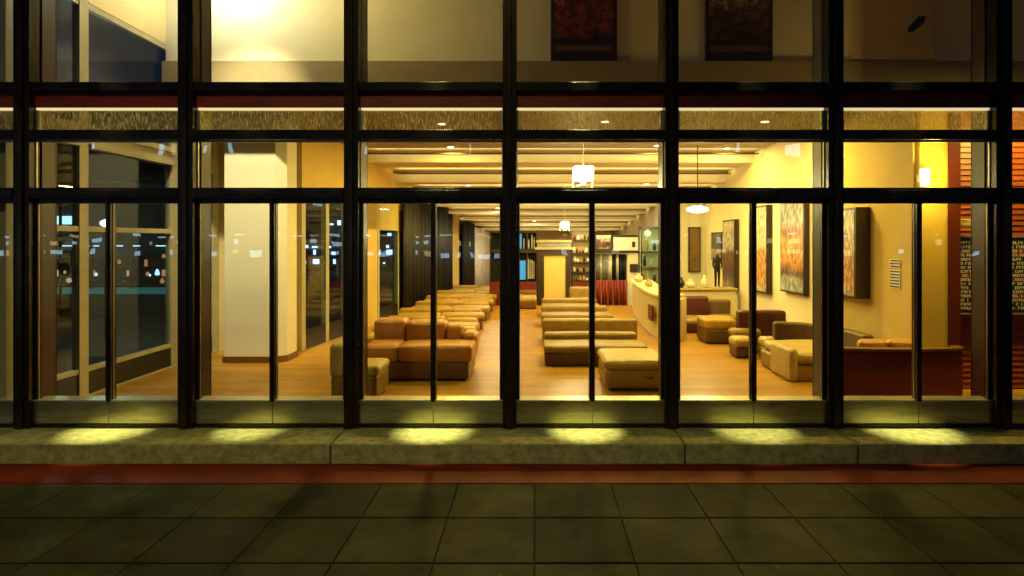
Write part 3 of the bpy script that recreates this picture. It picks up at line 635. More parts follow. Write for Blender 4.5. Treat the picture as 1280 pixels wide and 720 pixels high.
# upper level lamp that floods the white wall
lamp('POINT', (-4.55, 8.8, 6.15), 380, (1.0, 0.97, 0.74), size=0.15)
lamp('SPOT', (-3.9, 7.15, 7.1), 2700, (1.0, 0.84, 0.47), size=0.1, rot=(R(34), 0, R(12)), spot=R(38), blend=0.9)  # unseen spot added to brighten the white column
u = empty('globe_lamp', (-4.55, 8.8, 7.2), 'bright globe lamp near the upper wall at the left', 'hanging lamp')
MB().lathe(-4.55, 8.8, [(0.02, 6.03), (0.1, 6.07), (0.14, 6.15), (0.1, 6.23), (0.02, 6.27)], 20).build('globe', M['bulb'], u, smooth=True)
MB().tube([(-4.55, 8.8, 6.27), (-4.55, 8.8, 7.2)], 0.012).build('rod', M['alu'], u)

# ================================================================== FURNITURE
def crease(m, strength=0.35):
    t = m.node_tree; b = t.nodes['Principled BSDF']; old = b.inputs['Normal'].links[0].from_node
    tc = t.nodes.new('ShaderNodeTexCoord'); n = t.nodes.new('ShaderNodeTexNoise'); n.inputs['Scale'].default_value = 5; n.inputs['Detail'].default_value = 5; n.inputs['Distortion'].default_value = 2.2
    bp = t.nodes.new('ShaderNodeBump'); bp.inputs['Strength'].default_value = strength; bp.inputs['Distance'].default_value = 0.05
    t.links.new(tc.outputs['Object'], n.inputs['Vector']); t.links.new(n.outputs['Fac'], bp.inputs['Height']); t.links.new(old.outputs[0], bp.inputs['Normal']); t.links.new(bp.outputs[0], b.inputs['Normal'])
for k_ in ('leather_orange', 'leather_brown', 'leather_yellow', 'leather_olive', 'leather_khaki_dark', 'leather_cream', 'red', 'leather_gold', 'maroon'): crease(M[k_])
def sofa_row(w_=1.6, m1='leather_orange', m2='leather_brown', d=0.98, split=(0.33, 0.75), hb=0.76, back_extra=0.0):
    r = empty('sofa', (0, 0, 0))
    MB().rbox(0, w_-0.03, 0.02, d, 0.03, 0.27, 0.025, (0, 0.004, 0), wob=0.002).build('base', M[m2], r, smooth=True)  # brown base, darkened further to carry the shade of its front
    xs = [0, w_*0.33, w_]
    for i in range(2):
        MB().rbox(xs[i]+0.004, xs[i+1]-0.004+(0.03 if i == 1 else 0), 0, d*0.62, 0.275, 0.50, 0.045, (0.0, 0.012, 0.022), seed=i, wob=0.003).build('seat_cushion', M[m1], r, smooth=True)
    for i, (a, b_, h) in enumerate(((0, 0.32, hb+0.03), (0.32, 0.72, hb), (0.72, 0.88, hb-0.05))):
        MB().rbox(w_*a+0.004, w_*b_-0.004, d*0.60, d, 0.28, h, 0.055, (0, 0.02, 0.015), seed=10+i, wob=0.004).build('back_cushion', M[m1], r, smooth=True)
    MB().rbox(w_*0.885, w_+0.03, d*0.55, d*0.97, 0.28, 0.60, 0.06, (0.01, 0.01, 0.02), seed=20, wob=0.003).build('armrest', M[m1], r, smooth=True)
    for x in (0.08, w_-0.12):
        for y in (0.08, d-0.1): MB().box(x, x+0.04, y, y+0.04, 0, 0.035).build('foot', M['black_metal'], r)
    return r
p0 = sofa_row(1.53)
p0.location = (-2.43, 8.65, FZ-0.004)
tag(p0, 'orange brown leather sofa nearest the glass in the left row', 'sofa', 'leather sofas in the left row')
def low_sofa(w_, d=0.9, hb=0.44):
    r = empty('sofa', (0, 0, 0))
    MB().rbox(0, w_-0.03, 0.02, d, 0.0, 0.20, 0.025, wob=0.002).build('base', M['leather_brown'], r, smooth=True)  # base colour holds the shade of the low front as well
    for i in range(2): MB().rbox(w_*i/2+0.003, w_*(i+1)/2-0.003+0.02*i, 0, d*0.66, 0.205, 0.34, 0.05, (0, 0.008, 0.015), seed=i, wob=0.003).build('seat_cushion', M['leather_yellow'], r, smooth=True)
    for a, b_ in ((0, 0.62), (0.625, 0.97)): MB().rbox(w_*a, w_*b_, d*0.66, d, 0.21, hb-(0.03 if a else 0), 0.045, (0, 0.01, 0.012), seed=9, wob=0.004).build('back_cushion', M['leather_yellow'], r, smooth=True)
    return r
p1 = low_sofa(1.95, 0.84, 0.42)
lab = ['second mustard sofa from the glass in the left row', 'third sofa from the glass in the left row', 'fourth sofa from the glass in the left row',
       'fifth sofa from the glass in the left row', 'sixth sofa from the glass in the left row', 'seventh sofa from the glass in the left row, before the dark curtain', 'last sofa of the left row, before the white curtain']
for i, (xr, y) in enumerate(((-0.98, 10.6), (-1.06, 12.1), (-1.12, 13.6), (-1.06, 15.3), (-1.15, 17.0), (-1.08, 18.8), (-1.2, 21.0))):
    o = p1 if i == 0 else copy_tree(p1)
    o.location = (xr-1.95-(0.1 if i % 2 else 0), y, FZ-0.004); o.rotation_euler.z = R((3, -4, 5, -3, 2, -2, 3)[i])
    tag(o, lab[i], 'sofa', 'leather sofas in the left row')
# armchair at the mullion between bays two and three
ac = empty('armchair', (0, 0, 0), 'cream low armchair seen side on beside the nearest sofa, close to the glass', 'armchair')
MB().rbox(0, 0.58, 0, 0.62, 0.03, 0.30, 0.03).build('base', M['leather_olive'], ac, smooth=True)
MB().rbox(0.12, 0.60, 0.01, 0.61, 0.30, 0.42, 0.05, (0, 0, 0.015)).build('seat', M['leather_cream'], ac, smooth=True)
MB().rbox(-0.02, 0.16, -0.01, 0.63, 0.28, 0.70, 0.06, (0, 0.01, 0.01)).build('backrest', M['leather_cream'], ac, smooth=True)
for x in (0.04, 0.5): MB().box(x, x+0.04, 0.04, 0.08, 0, 0.035).build('foot', M['black_metal'], ac)
ac.location = (-2.53, 7.62, FZ-0.004)

# middle benches
def bench(w_, m1, m2, d=0.95, hs=0.26, hb=0.42):
    r = empty('bench', (0, 0, 0))
    MB().rbox(0, w_, 0.03, d*0.72, 0.0, hs-0.05, 0.025, (0, 0.004, 0), wob=0.002).build('base', M[m2], r, smooth=True)  # darker base leather takes the place of shade on the front
    MB().rbox(-0.015, w_+0.03, 0, d*0.74, hs-0.05, hs+0.06, 0.045, (0.005, 0.006, 0.012), wob=0.003).build('seat', M[m1], r, smooth=True)
    MB().rbox(0.0, w_-0.02, d*0.75, d, 0.0, hb, 0.05, (0, 0.012, 0.01), wob=0.003, seed=4).build('backrest', M[m1], r, smooth=True)
    return r
G = 'low upholstered benches in the middle row'
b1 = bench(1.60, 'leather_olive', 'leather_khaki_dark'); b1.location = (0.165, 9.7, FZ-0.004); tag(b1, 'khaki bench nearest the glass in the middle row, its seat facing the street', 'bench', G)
b2 = empty('bench', (0, 0, 0), 'khaki bench second from the glass in the middle row, its plain back to the street', 'bench', G)
MB().rbox(0, 1.80, 0.0, 0.26, 0.0, 0.50, 0.045, (0, 0.012, 0.008), wob=0.003, seed=4).build('backrest', M['leather_olive'], b2, smooth=True)
MB().rbox(0.0, 1.80, 0.27, 0.95, 0.0, 0.3, 0.045, (0, 0, 0.01), wob=0.003, seed=5).build('seat', M['leather_olive'], b2, smooth=True)
b2.location = (0.155, 11.6, FZ-0.004)
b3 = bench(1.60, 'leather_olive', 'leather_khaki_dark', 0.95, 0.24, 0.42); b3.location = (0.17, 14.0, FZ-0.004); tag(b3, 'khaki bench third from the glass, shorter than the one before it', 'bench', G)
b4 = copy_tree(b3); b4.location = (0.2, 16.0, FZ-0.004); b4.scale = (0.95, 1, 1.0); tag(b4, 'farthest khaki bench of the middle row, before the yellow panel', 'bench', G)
# ottoman
ot = empty('ottoman', (1.33, 8.55, FZ), 'large mustard ottoman with rounded corners close to the glass, right of the benches', 'ottoman')
MB().rbox(0.94, 1.74, 8.07, 9.05, FZ+0.02, FZ+0.30, 0.07, (0.012, 0.012, 0), wob=0.003).build('body', M['leather_yellow'], ot, smooth=True)
MB().rbox(0.925, 1.755, 8.055, 9.065, FZ+0.285, FZ+0.40, 0.055, (0.01, 0.01, 0.02), wob=0.004, seed=3).build('lid_cushion', M['leather_gold'], ot, smooth=True)
MB().tube([(1.45, 8.045, FZ+0.20), (1.50, 8.03, FZ+0.185), (1.56, 8.045, FZ+0.20)], 0.008).build('handle', M['dark_wood'], ot)
for x in (1.02, 1.62):
    for y in (8.15, 8.93): MB().box(x, x+0.05, y, y+0.05, FZ-0.004, FZ+0.03).build('foot', M['black_metal'], ot)

# right group
def simple_sofa(name, x0, x1, y0, y1, hs, hb, m1, m2, label, back='far', group=None, cush=1):
    r = empty(name, ((x0+x1)/2, (y0+y1)/2, FZ-0.004), label, 'sofa' if name == 'sofa' else name.replace('_', ' '), group); z = FZ-0.004
    t_ = 0.2
    if back == 'far':
        MB().rbox(x0, x1, y1-t_, y1, z, z+hb, 0.05, (0, 0.01, 0.01), wob=0.003).build('backrest', M[m2], r, smooth=True); a, b_ = y0, y1-t_-0.005
    elif back == 'near':
        MB().rbox(x0, x1, y0, y0+t_, z, z+hb, 0.045, (0, 0.008, 0.008), wob=0.002).build('backrest', M[m2], r, smooth=True); a, b_ = y0+t_+0.005, y1
    else: a, b_ = y0, y1
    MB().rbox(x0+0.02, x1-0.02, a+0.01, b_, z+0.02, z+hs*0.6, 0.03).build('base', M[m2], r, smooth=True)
    for i in range(cush):
        xa = x0+(x1-x0)*i/cush; xb = x0+(x1-x0)*(i+1)/cush
        MB().rbox(xa+0.01, xb-0.01, a, b_, z+hs*0.6, z+hs, 0.05, (0.005, 0.005, 0.02), seed=i, wob=0.003).build('seat', M[m1], r, smooth=True)
    return r
s_ = simple_sofa('sofa', 3.10, 3.98, 13.2, 14.2, 0.30, 0.72, 'leather_olive', 'maroon', 'dark red backed sofa beside the counter, farthest of the red ones')
simple_sofa('stool', 3.28, 3.90, 11.8, 12.5, 0.47, 0, 'leather_yellow', 'leather_khaki_dark', 'square mustard topped khaki stool standing left of the red sofa', None, 'cream stools among the right sofas')
simple_sofa('sofa', 4.0, 4.55, 13.6, 14.4, 0.30, 0.62, 'leather_olive', 'leather_khaki_dark', 'small dark khaki sofa under the tall pictures')
simple_sofa('sofa', 3.66, 4.52, 11.0, 11.7, 0.34, 0.73, 'leather_olive', 'maroon', 'dark red sofa turned its back behind the low cream stools', 'near')
simple_sofa('stool', 3.38, 3.75, 10.35, 10.75, 0.33, 0, 'leather_cream', 'leather_khaki_dark', 'low cream stool at the left of the pair before the red sofa', None, 'cream stools among the right sofas')
simple_sofa('stool', 3.80, 4.08, 10.15, 10.5, 0.36, 0, 'leather_cream', 'leather_cream', 'low cream stool at the right of the pair before the red sofa', None, 'cream stools among the right sofas')
simple_sofa('low_table', 3.5, 4.0, 10.78, 10.98, 0.42, 0, 'leather_olive', 'leather_olive', 'narrow padded low table between stools and the red sofa', None)
# curved sofa along the right wall
cs_ = empty('sofa', (4.3, 9.4, FZ), 'cream seated corner sofa with curved brown back against the right wall', 'sofa')
MB().rbox(3.62, 4.35, 8.62, 9.85, FZ, FZ+0.25, 0.04, (0.01, 0.01, 0)).build('base', M['leather_olive'], cs_, smooth=True)
MB().rbox(3.66, 4.55, 8.60, 9.85, FZ+0.25, FZ+0.40, 0.06, (0.01, 0.01, 0.02), wob=0.004).build('seat', M['leather_cream'], cs_, smooth=True)
MB().rbox(3.58, 3.70, 8.60, 9.35, FZ, FZ+0.46, 0.05, (0.01, 0.01, 0.01)).build('armrest', M['leather_cream'], cs_, smooth=True)
pts = [(3.98, 10.30), (4.2, 10.28), (4.45, 10.15), (4.68, 9.9), (4.80, 9.55), (4.84, 9.2), (4.85, 8.75)]
def ribbon(pts, t, z0, z1, name, m, parent, bev=0.04):
    vs = []
    for i, p in enumerate(pts):
        a = Vector(pts[max(i-1, 0)]); b_ = Vector(pts[min(i+1, len(pts)-1)]); d = (b_-a).normalized(); vs.append((Vector(p), Vector((-d.y, d.x))*t))
    g = MB(); n = len(vs)
    for p, q in vs: g.v += [(p.x, p.y, z0), (p.x+q.x, p.y+q.y, z0), (p.x+q.x, p.y+q.y, z1), (p.x, p.y, z1)]
    for i in range(n-1):
        for k in range(4):
            j = (k+1) % 4; g.f.append((i*4+k, (i+1)*4+k, (i+1)*4+j, i*4+j))
    g.f.append((0, 1, 2, 3)); g.f.append(((n-1)*4+3, (n-1)*4+2, (n-1)*4+1, (n-1)*4)); return g.build(name, m, parent, bev=bev, seg=3)
ribbon(pts, -0.16, FZ, FZ+0.64, 'backrest', M['leather_khaki_dark'], cs_)
# big dark red sofa close to the glass
rs = empty('sofa', (4.7, 8.1, FZ), 'long dark red sofa seen from behind close to the glass at the far right', 'sofa')
z = FZ-0.004
arc = [(3.72+1.66*i/14, 7.72-0.10*math.sin(math.pi*min(1, i/14*0.98))) for i in range(15)]+[(5.43, 7.80), (5.44, 7.88)]
ribbon(arc, 0.10, z+0.02, z+0.60, 'backrest', M['red'], rs, 0.02)
ribbon([(x, y-0.015) for x, y in arc], 0.13, z+0.603, z+0.645, 'top_rail', M['leather_brown'], rs, 0.012)
MB().rbox(3.72, 5.38, 7.83, 8.0, z+0.02, z+0.42, 0.03).build('seat', M['leather_cream'], rs, smooth=True)
for i, (a, b_) in enumerate(((4.18, 4.52), (4.54, 4.95))):
    MB().rbox(a, b_, 7.85, 7.99, z+0.43, z+0.71, 0.05, (0.01, 0.02, 0.01), seed=i).build('back_pillow', M['leather_orange'], rs, smooth=True)

# counter, display case, back room
ct = empty('counter', (2.6, 15, FZ), 'long curved cream reception counter with brown top on the right of the benches', 'counter')
cp = [(2.85, 18.2), (2.62, 16.5), (2.48, 14.6), (2.42, 13.2), (2.45, 12.5), (2.56, 12.15), (2.78, 12.02)]
cq = [(x+0.03, y-0.0) for x, y in cp]
ribbon([(x+0.05, y) for x, y in cp], 0.5, FZ, FZ+0.84, 'body', M['counter'], ct, 0.01)
ribbon(cp, 0.58, FZ+0.84, FZ+0.90, 'top', M['tan'], ct, 0.01)
MB().box(2.385, 2.43, 12.5, 12.9, FZ+0.35, FZ+0.66).build('notice_panel', M['red'], ct)
c2 = empty('console', (4.0, 14.9, FZ), 'cream console with objects on it under the pictures beside the white wall', 'console')
MB().box(3.4, 4.85, 14.75, 15.2, FZ, FZ+0.80).build('body', M['counter'], c2, bev=0.02)
MB().box(3.35, 4.87, 14.70, 15.25, FZ+0.80, FZ+0.85).build('top', M['leather_cream'], c2, bev=0.01)
def vase(x, y, z, r, h, m, label):
    o = MB().lathe(x, y, [(r*0.5, z), (r, z+h*0.35), (r*0.8, z+h*0.6), (r*0.35, z+h*0.85), (r*0.5, z+h)], 16).build('vase', m, smooth=True); tag(o, label, 'vase', 'vases on the counters')
vase(3.55, 14.9, FZ+0.85, 0.10, 0.26, M['bronze'], 'small dark vase on the left end of the cream console')
vase(3.8, 14.95, FZ+0.85, 0.12, 0.2, M['white_wall'], 'squat white vase on the cream console')
vase(4.15, 14.98, FZ+0.85, 0.09, 0.3, M['white_wall'], 'tall white vase beside the dark figurine')
vase(2.75, 16.2, FZ+0.9, 0.12, 0.24, M['white_wall'], 'round white vase halfway along the reception counter')
vase(2.72, 14.6, FZ+0.9, 0.10, 0.18, M['leather_cream'], 'cream pot on the reception counter nearer the glass')
# dark standing figurine
def figure(x, y, z, h, label):
    me = bpy.data.meshes.new('figurine')
    s = h/1.75
    J = [((0,0,.95),.13),((0,0,1.15),.12),((0,0,1.38),.15),((0,0,1.5),.06),((0,-.01,1.64),.10),((.17,0,1.40),.06),((.21,0,1.12),.045),((.17,-.08,.92),.035),
         ((-.17,0,1.40),.06),((-.21,0,1.12),.045),((-.17,-.08,.92),.035),((.08,0,.9),.09),((.08,0,.48),.06),((.08,0,.05),.05),((-.08,0,.9),.09),((-.08,0,.48),.06),((-.08,0,.05),.05)]
    E = [(0,1),(1,2),(2,3),(3,4),(2,5),(5,6),(6,7),(2,8),(8,9),(9,10),(0,11),(11,12),(12,13),(0,14),(14,15),(15,16)]
    me.from_pydata([tuple(c*s for c in p) for p, _ in J], E, []); o = bpy.data.objects.new('figurine', me); C.objects.link(o)
    sk = o.modifiers.new('skin', 'SKIN')
    for v, (_, r) in zip(me.skin_vertices[0].data, J): v.radius = (r*s, r*s)
    me.skin_vertices[0].data[0].use_root = True
    ss = o.modifiers.new('sub', 'SUBSURF'); ss.levels = 2; ss.render_levels = 2
    me.materials.append(M['bronze']); o.location = (x, y, z); tag(o, label, 'figurine')
figure(4.42, 14.85, FZ+0.85, 0.88, 'slender dark standing figurine on the cream console before the pictures')

# pictures on the right wall
fig_st = [(0.0, (0.30, 0.36, 0.38)), (0.14, (0.35, 0.38, 0.36)), (0.2, (0.06, 0.03, 0.02)), (0.3, (0.45, 0.20, 0.05)), (0.5, (0.62, 0.36, 0.12)), (0.68, (0.35, 0.14, 0.04)), (0.74, (0.34, 0.36, 0.34)), (1.0, (0.28, 0.31, 0.33))]
gold_st = [(0.0, (0.5, 0.45, 0.35)), (0.12, (0.50, 0.25, 0.06)), (0.45, (0.45, 0.22, 0.06)), (0.55, (0.55, 0.45, 0.25)), (1.0, (0.58, 0.50, 0.33))]
dark_st = [(0.0, (0.25, 0.22, 0.15)), (0.2, (0.05, 0.02, 0.015)), (0.5, (0.12, 0.04, 0.02)), (0.6, (0.4, 0.38, 0.3)), (1.0, (0.5, 0.45, 0.32))]
def wall_picture(y0, y1, z0, z1, t, m, label, xw=5.0):
    r = empty('painting', (xw, (y0+y1)/2, z0), label, 'painting', 'tall paintings on the right wall')
    MB().box(xw-t, xw-0.002, y0, y1, z0, z1).build('frame', M['dark_wood'], r, bev=0.006)
    MB().box(xw-t-0.006, xw-t-0.001, y0+0.04, y1-0.04, z0+0.04, z1-0.04).build('canvas', m, r)
wall_picture(9.14, 10.3, 1.31, 2.68, 0.22, art_mat('art one', gold_st, 7, 1.3), 'thick framed orange painting nearest the glass on the right wall')
wall_picture(11.16, 12.25, 1.18, 2.97, 0.10, art_mat('art two', fig_st, 6, 4.1, warp=0.12), 'tall painting of a golden crowd between grey bands on the right wall')
wall_picture(12.9, 14.0, 1.06, 2.94, 0.12, art_mat('art three', gold_st, 6, 7.7, warp=0.15), 'tall pale painting with golden shapes along its bottom half')
wall_picture(15.0, 15.95, 0.97, 2.71, 0.12, art_mat('art four', dark_st, 6, 2.2, warp=0.2), 'dark framed painting with dark lower half behind the figurine')
wall_picture(16.3, 17.25, 1.67, 2.42, 0.04, art_mat('art five', [(0, (0.3, 0.3, 0.28)), (0.35, (0.28, 0.28, 0.25)), (0.4, (0.08, 0.08, 0.07)), (1, (0.12, 0.12, 0.11))], 5, 2.2, warp=0.05), 'small grey picture farthest along the right wall')
r = empty('painting', (4.7, 17.98, 1.3), 'narrow brown painting on the white end wall', 'painting')
MB().box(4.5, 4.85, 17.93, 17.998, 1.27, 2.59).build('frame', M['dark_wood'], r); MB().box(4.54, 4.81, 17.92, 17.928, 1.31, 2.55).build('canvas', mat('brown art', (0.16, 0.09, 0.03), 0.5, var=0.4), r)
# notices on the right wall
def notice(y0, y1, z0, z1, rows, label, seed):
    r = empty('notice', (5.0, (y0+y1)/2, z0), label, 'notice', 'small notices on the right wall')
    MB().box(4.985, 4.999, y0, y1, z0, z1).build('sheet', M['paper'], r)
    g = MB(); rnd = random.Random(seed); hh = (z1-z0)/rows
    for k in range(rows):
        y = y0+0.012
        while y < y1-0.02:
            wv = rnd.uniform(0.012, 0.03); g.box(4.980, 4.984, y, min(y+wv, y1-0.01), z0+hh*k+hh*0.3, z0+hh*(k+1)-hh*0.25); y += wv+0.009
    g.build('lettering', M['ink'], r)
notice(8.38, 8.62, 1.80, 1.92, 3, 'smaller white notice on the cream right wall, above the larger one', 1)
notice(8.38, 8.62, 1.52, 1.77, 6, 'larger white notice on the cream right wall, below the smaller one', 2)

# upper level paintings
def upper_picture(x0, x1, z0, m, label):
    r = empty('painting', ((x0+x1)/2, 9.48, z0), label, 'painting', 'dark paintings on the upper wall')
    MB().box(x0, x1, 9.43, 9.498, z0, z0+1.9).build('frame', M['dark_wood'], r, bev=0.008)
    MB().box(x0+0.05, x1-0.05, 9.42, 9.429, z0+0.30, z0+1.85).build('canvas', m, r)
    MB().box(x0+0.07, x1-0.07, 9.42, 9.429, z0+0.13, z0+0.22).build('caption_strip', M['leather_khaki_dark'], r)
red_st = [(0.0, (0.03, 0.012, 0.008)), (0.3, (0.25, 0.04, 0.02)), (0.42, (0.04, 0.02, 0.015)), (0.52, (0.5, 0.09, 0.04)), (0.6, (0.06, 0.03, 0.03)), (0.75, (0.3, 0.12, 0.06)), (1.0, (0.10, 0.05, 0.03))]
brn_st = [(0.0, (0.04, 0.025, 0.01)), (0.35, (0.12, 0.07, 0.03)), (0.45, (0.4, 0.25, 0.12)), (0.55, (0.06, 0.04, 0.02)), (0.7, (0.3, 0.16, 0.07)), (1.0, (0.12, 0.07, 0.03))]
upper_picture(0.25, 1.27, 4.955, art_mat('red art', red_st, 4, 3.3, (1, 1, 1), warp=0.5), 'dark red painting hanging on the upper wall, left of the brown one')
upper_picture(2.63, 3.66, 4.955, art_mat('brown upper art', brn_st, 4, 8.3, (1, 1, 1), warp=0.5), 'dark brown painting hanging on the upper wall, right of the red one')
pn = empty('wall_panel', (5.4, 9.45, 4.95), 'pale panel with a slanting dark leaf shape high at the right', 'panel')
MB().box(4.86, 6.15, 9.44, 9.498, 4.96, 6.6).build('panel', M['cream'], pn, bev=0.006)
g = MB(); a = P(1135, 40, 9.43); b_ = P(1157, 20, 9.43); d = (b_-a).normalized(); n_ = Vector((-d.z, 0, d.x))*0.05
loop = [a, a+d*0.06+n_, a+d*0.28+n_*1.3, b_, a+d*0.28-n_*1.2, a+d*0.06-n_]; n0 = 0
g.v = [(p.x, 9.425, p.z) for p in loop]+[(p.x, 9.438, p.z) for p in loop]; k = len(loop)
g.f = [tuple(range(k-1, -1, -1)), tuple(range(k, 2*k))]+[(i, (i+1) % k, k+(i+1) % k, k+i) for i in range(k)]
g.build('leaf_shape', M['dark_green'], pn)

# ================================================================== BACK OF THE LOBBY
def W(px, Y): return (px-668)/F*Y
def Zy(py, Y): return CAMZ-(py-302)/F*Y
def curtain(px0, px1, Y, pt, pb, m, label, folds=5, amp=0.05, group=None, mats=None):
    x0, x1 = W(px0, Y), W(px1, Y); z0, z1 = max(FZ, Zy(pb, Y)), Zy(pt, Y); n = folds*8; g = MB()
    for i in range(n+1):
        x = x0+(x1-x0)*i/n; y = Y+amp*math.sin(i/8*2*math.pi)+amp*0.4*math.sin(i/3.1)
        g.v += [(x, y, z0), (x, y, z1), (x, y+0.012, z0), (x, y+0.012, z1)]
    for i in range(n):
        a = i*4; b2 = a+4; g.f += [(a, b2, b2+1, a+1), (a+2, a+3, b2+3, b2+2), (a, a+2, b2+2, b2), (a+1, b2+1, b2+3, a+3)]
    return tag(g.build('curtain', m, smooth=True), label, 'curtain', group)
# curtains on the slanting left wall
def side_curtain(y0, y1, z1, m, label, folds, amp=0.07):
    n = folds*8; g = MB()
    for i in range(n+1):
        yy = y0+(y1-y0)*i/n; x, y = LW(yy); o = 0.12+amp*math.sin(i/8*2*math.pi)+amp*0.3*math.sin(i/2.7)
        g.v += [(x+o, yy, FZ), (x+o, yy, z1), (x+o-0.012, yy, FZ), (x+o-0.012, yy, z1)]
    for i in range(n):
        a = i*4; b2 = a+4; g.f += [(a, a+1, b2+1, b2), (a+2, b2+2, b2+3, a+3), (a, b2, b2+2, a+2), (a+1, a+3, b2+3, b2+1)]
    return tag(g.build('curtain', m, smooth=True), label, 'curtain', 'curtains along the left wall')
side_curtain(16.3, 21.4, 3.3, M['black_cloth'], 'wide black curtain along the left wall behind the sofas', 14)
side_curtain(23.0, 25.0, 2.9, M['black_cloth'], 'black curtain beside the white one at the back left', 6)
side_curtain(25.1, 28.4, 2.75, M['white_cloth'], 'white curtain at the back left corner', 7)

yb = 19.0
# yellow panel with dark surround
pnl = empty('partition', (W(693, yb), yb, FZ), 'plain yellow panel in a dark wooden surround at the centre back', 'partition')
MB().box(W(680, yb), W(707, yb), yb, yb+0.1, FZ, Zy(319, yb)).build('panel', M['yellow'], pnl)
MB().box(W(672, yb), W(680, yb), yb-0.05, yb+0.15, FZ, Zy(319, yb)).box(W(707, yb), W(713, yb), yb-0.05, yb+0.15, FZ, Zy(319, yb)).box(W(672, yb), W(713, yb), yb-0.05, yb+0.15, Zy(319, yb), Zy(312, yb)).build('surround', M['dark_wood'], pnl)
MB().box(W(668, yb), W(716, yb), yb-0.1, yb+0.2, Zy(312, yb), Zy(309, yb)).build('cornice', M['leather_cream'], pnl)
MB().box(W(671, yb), W(714, yb), yb+0.0, yb+0.15, Zy(309, yb), Zy(303, yb)).build('frieze', M['grey_cloth'], pnl)
MB().box(W(670, yb), W(715, yb), yb-0.03, yb+0.18, Zy(303, yb), Zy(300, yb)).build('upper_ledge', M['leather_cream'], pnl)
# left glazed cabinet with blue screen
cb = empty('glazed_cabinet', (W(650, yb), yb, FZ), 'dark glazed cabinet with a blue glow left of the yellow panel', 'cabinet')
MB().box(W(612, yb), W(672, yb), yb+0.3, yb+0.4, FZ, Zy(290, yb)).build('back_panel', M['black_cloth'], cb)
g = MB()
for px in (612, 628, 646, 658, 670): g.box(W(px, yb), W(px+1.6, yb), yb, yb+0.3, FZ, Zy(290, yb))
g.box(W(612, yb), W(672, yb), yb-0.02, yb+0.3, Zy(316, yb), Zy(312, yb)).box(W(612, yb), W(672, yb), yb-0.02, yb+0.3, Zy(291, yb), Zy(288, yb))
g.build('frame', M['dark_wood'], cb)
MB().box(W(647.7, yb), W(657, yb), yb+0.2, yb+0.22, Zy(350, yb), Zy(326, yb)).box(W(647.7, yb), W(652, yb), yb+0.2, yb+0.22, Zy(311, yb), Zy(292, yb)).build('blue_screen', emit('blue screen', (0.05, 0.35, 0.85), 0.75), cb)
g = MB(); rnd = random.Random(5)
for px in (659.8, 662, 664.5, 667): g.box(W(px, yb), W(px+1.1, yb), yb+0.18, yb+0.22, Zy(349, yb), Zy(rnd.uniform(316, 328), yb))
for px in (654, 660, 664, 667): g.box(W(px, yb), W(px+1.6, yb), yb+0.18, yb+0.22, Zy(311, yb), Zy(rnd.uniform(293, 300), yb))
g.build('books', M['white_cloth'], cb)
MB().box(W(612, yb), W(646, yb), yb-0.03, yb-0.0, FZ, Zy(352, yb)).box(W(647, yb), W(671, yb), yb-0.03, yb-0.0, FZ, Zy(352, yb)).build('lower_door', M['red'], cb)
simple_sofa('sofa', W(640, 18.2), W(671, 18.2), 17.9, 18.8, 0.36, 0.50, 'leather_cream', 'leather_brown', 'small cream seated sofa before the glazed cabinet at the back')
# right shelf unit
shf = empty('shelf_unit', (W(725, yb), yb, FZ), 'glowing shelf unit full of small wares right of the yellow panel', 'shelf')
x0, x1 = W(714, yb), W(744, yb)
MB().box(x0, x1, yb+0.3, yb+0.36, FZ, Zy(288, yb)).build('back_panel', M['tan'], shf)
MB().box(x0, x0+0.04, yb, yb+0.3, FZ, Zy(288, yb)).box(x1-0.04, x1, yb, yb+0.3, FZ, Zy(288, yb)).build('side_panel', M['dark_wood'], shf)
g = MB()
for py in (288, 300, 316, 328, 340, 351): g.box(x0+0.04, x1-0.04, yb, yb+0.3, Zy(py+1.2, yb), Zy(py, yb))
g.build('shelf', M['dark_wood'], shf)
MB().box(x0+0.04, x1-0.04, yb-0.02, yb, FZ, Zy(352.5, yb)).build('door', M['red'], shf)
for j, py in enumerate((300, 316, 328, 340, 351)):
    x = x0+0.07; rnd = random.Random(j)
    while x < x1-0.12:
        r_ = rnd.uniform(0.025, 0.05); hgt = rnd.uniform(0.08, 0.2)
        o = MB().lathe(x+r_, yb+0.12, [(r_*0.7, Zy(py, yb)), (r_, Zy(py, yb)+hgt*0.5), (r_*0.4, Zy(py, yb)+hgt)], 10).build('jar', rnd.choice([M['white_cloth'], M['leather_orange'], M['white_wall'], M['red'], M['bronze']]), smooth=True)
        tag(o, 'small jar on the glowing shelf unit, %s shelf' % ['top', 'second', 'third', 'fourth', 'lowest'][j], 'jar', 'jars on the shelf unit, %s shelf' % ['top', 'second', 'third', 'fourth', 'lowest'][j])
        x += 2*r_+rnd.uniform(0.01, 0.04)
lamp('AREA', (W(729, yb), yb-0.25, 2.5), 9, CREAM, size=0.5, rot=(R(25), 0, 0))
ch = simple_sofa('armchair', W(713, 17.9), W(742, 17.9), 17.6, 18.5, 0.32, 0.62, 'leather_yellow', 'leather_olive', 'plump mustard armchair before the glowing shelves at the back')
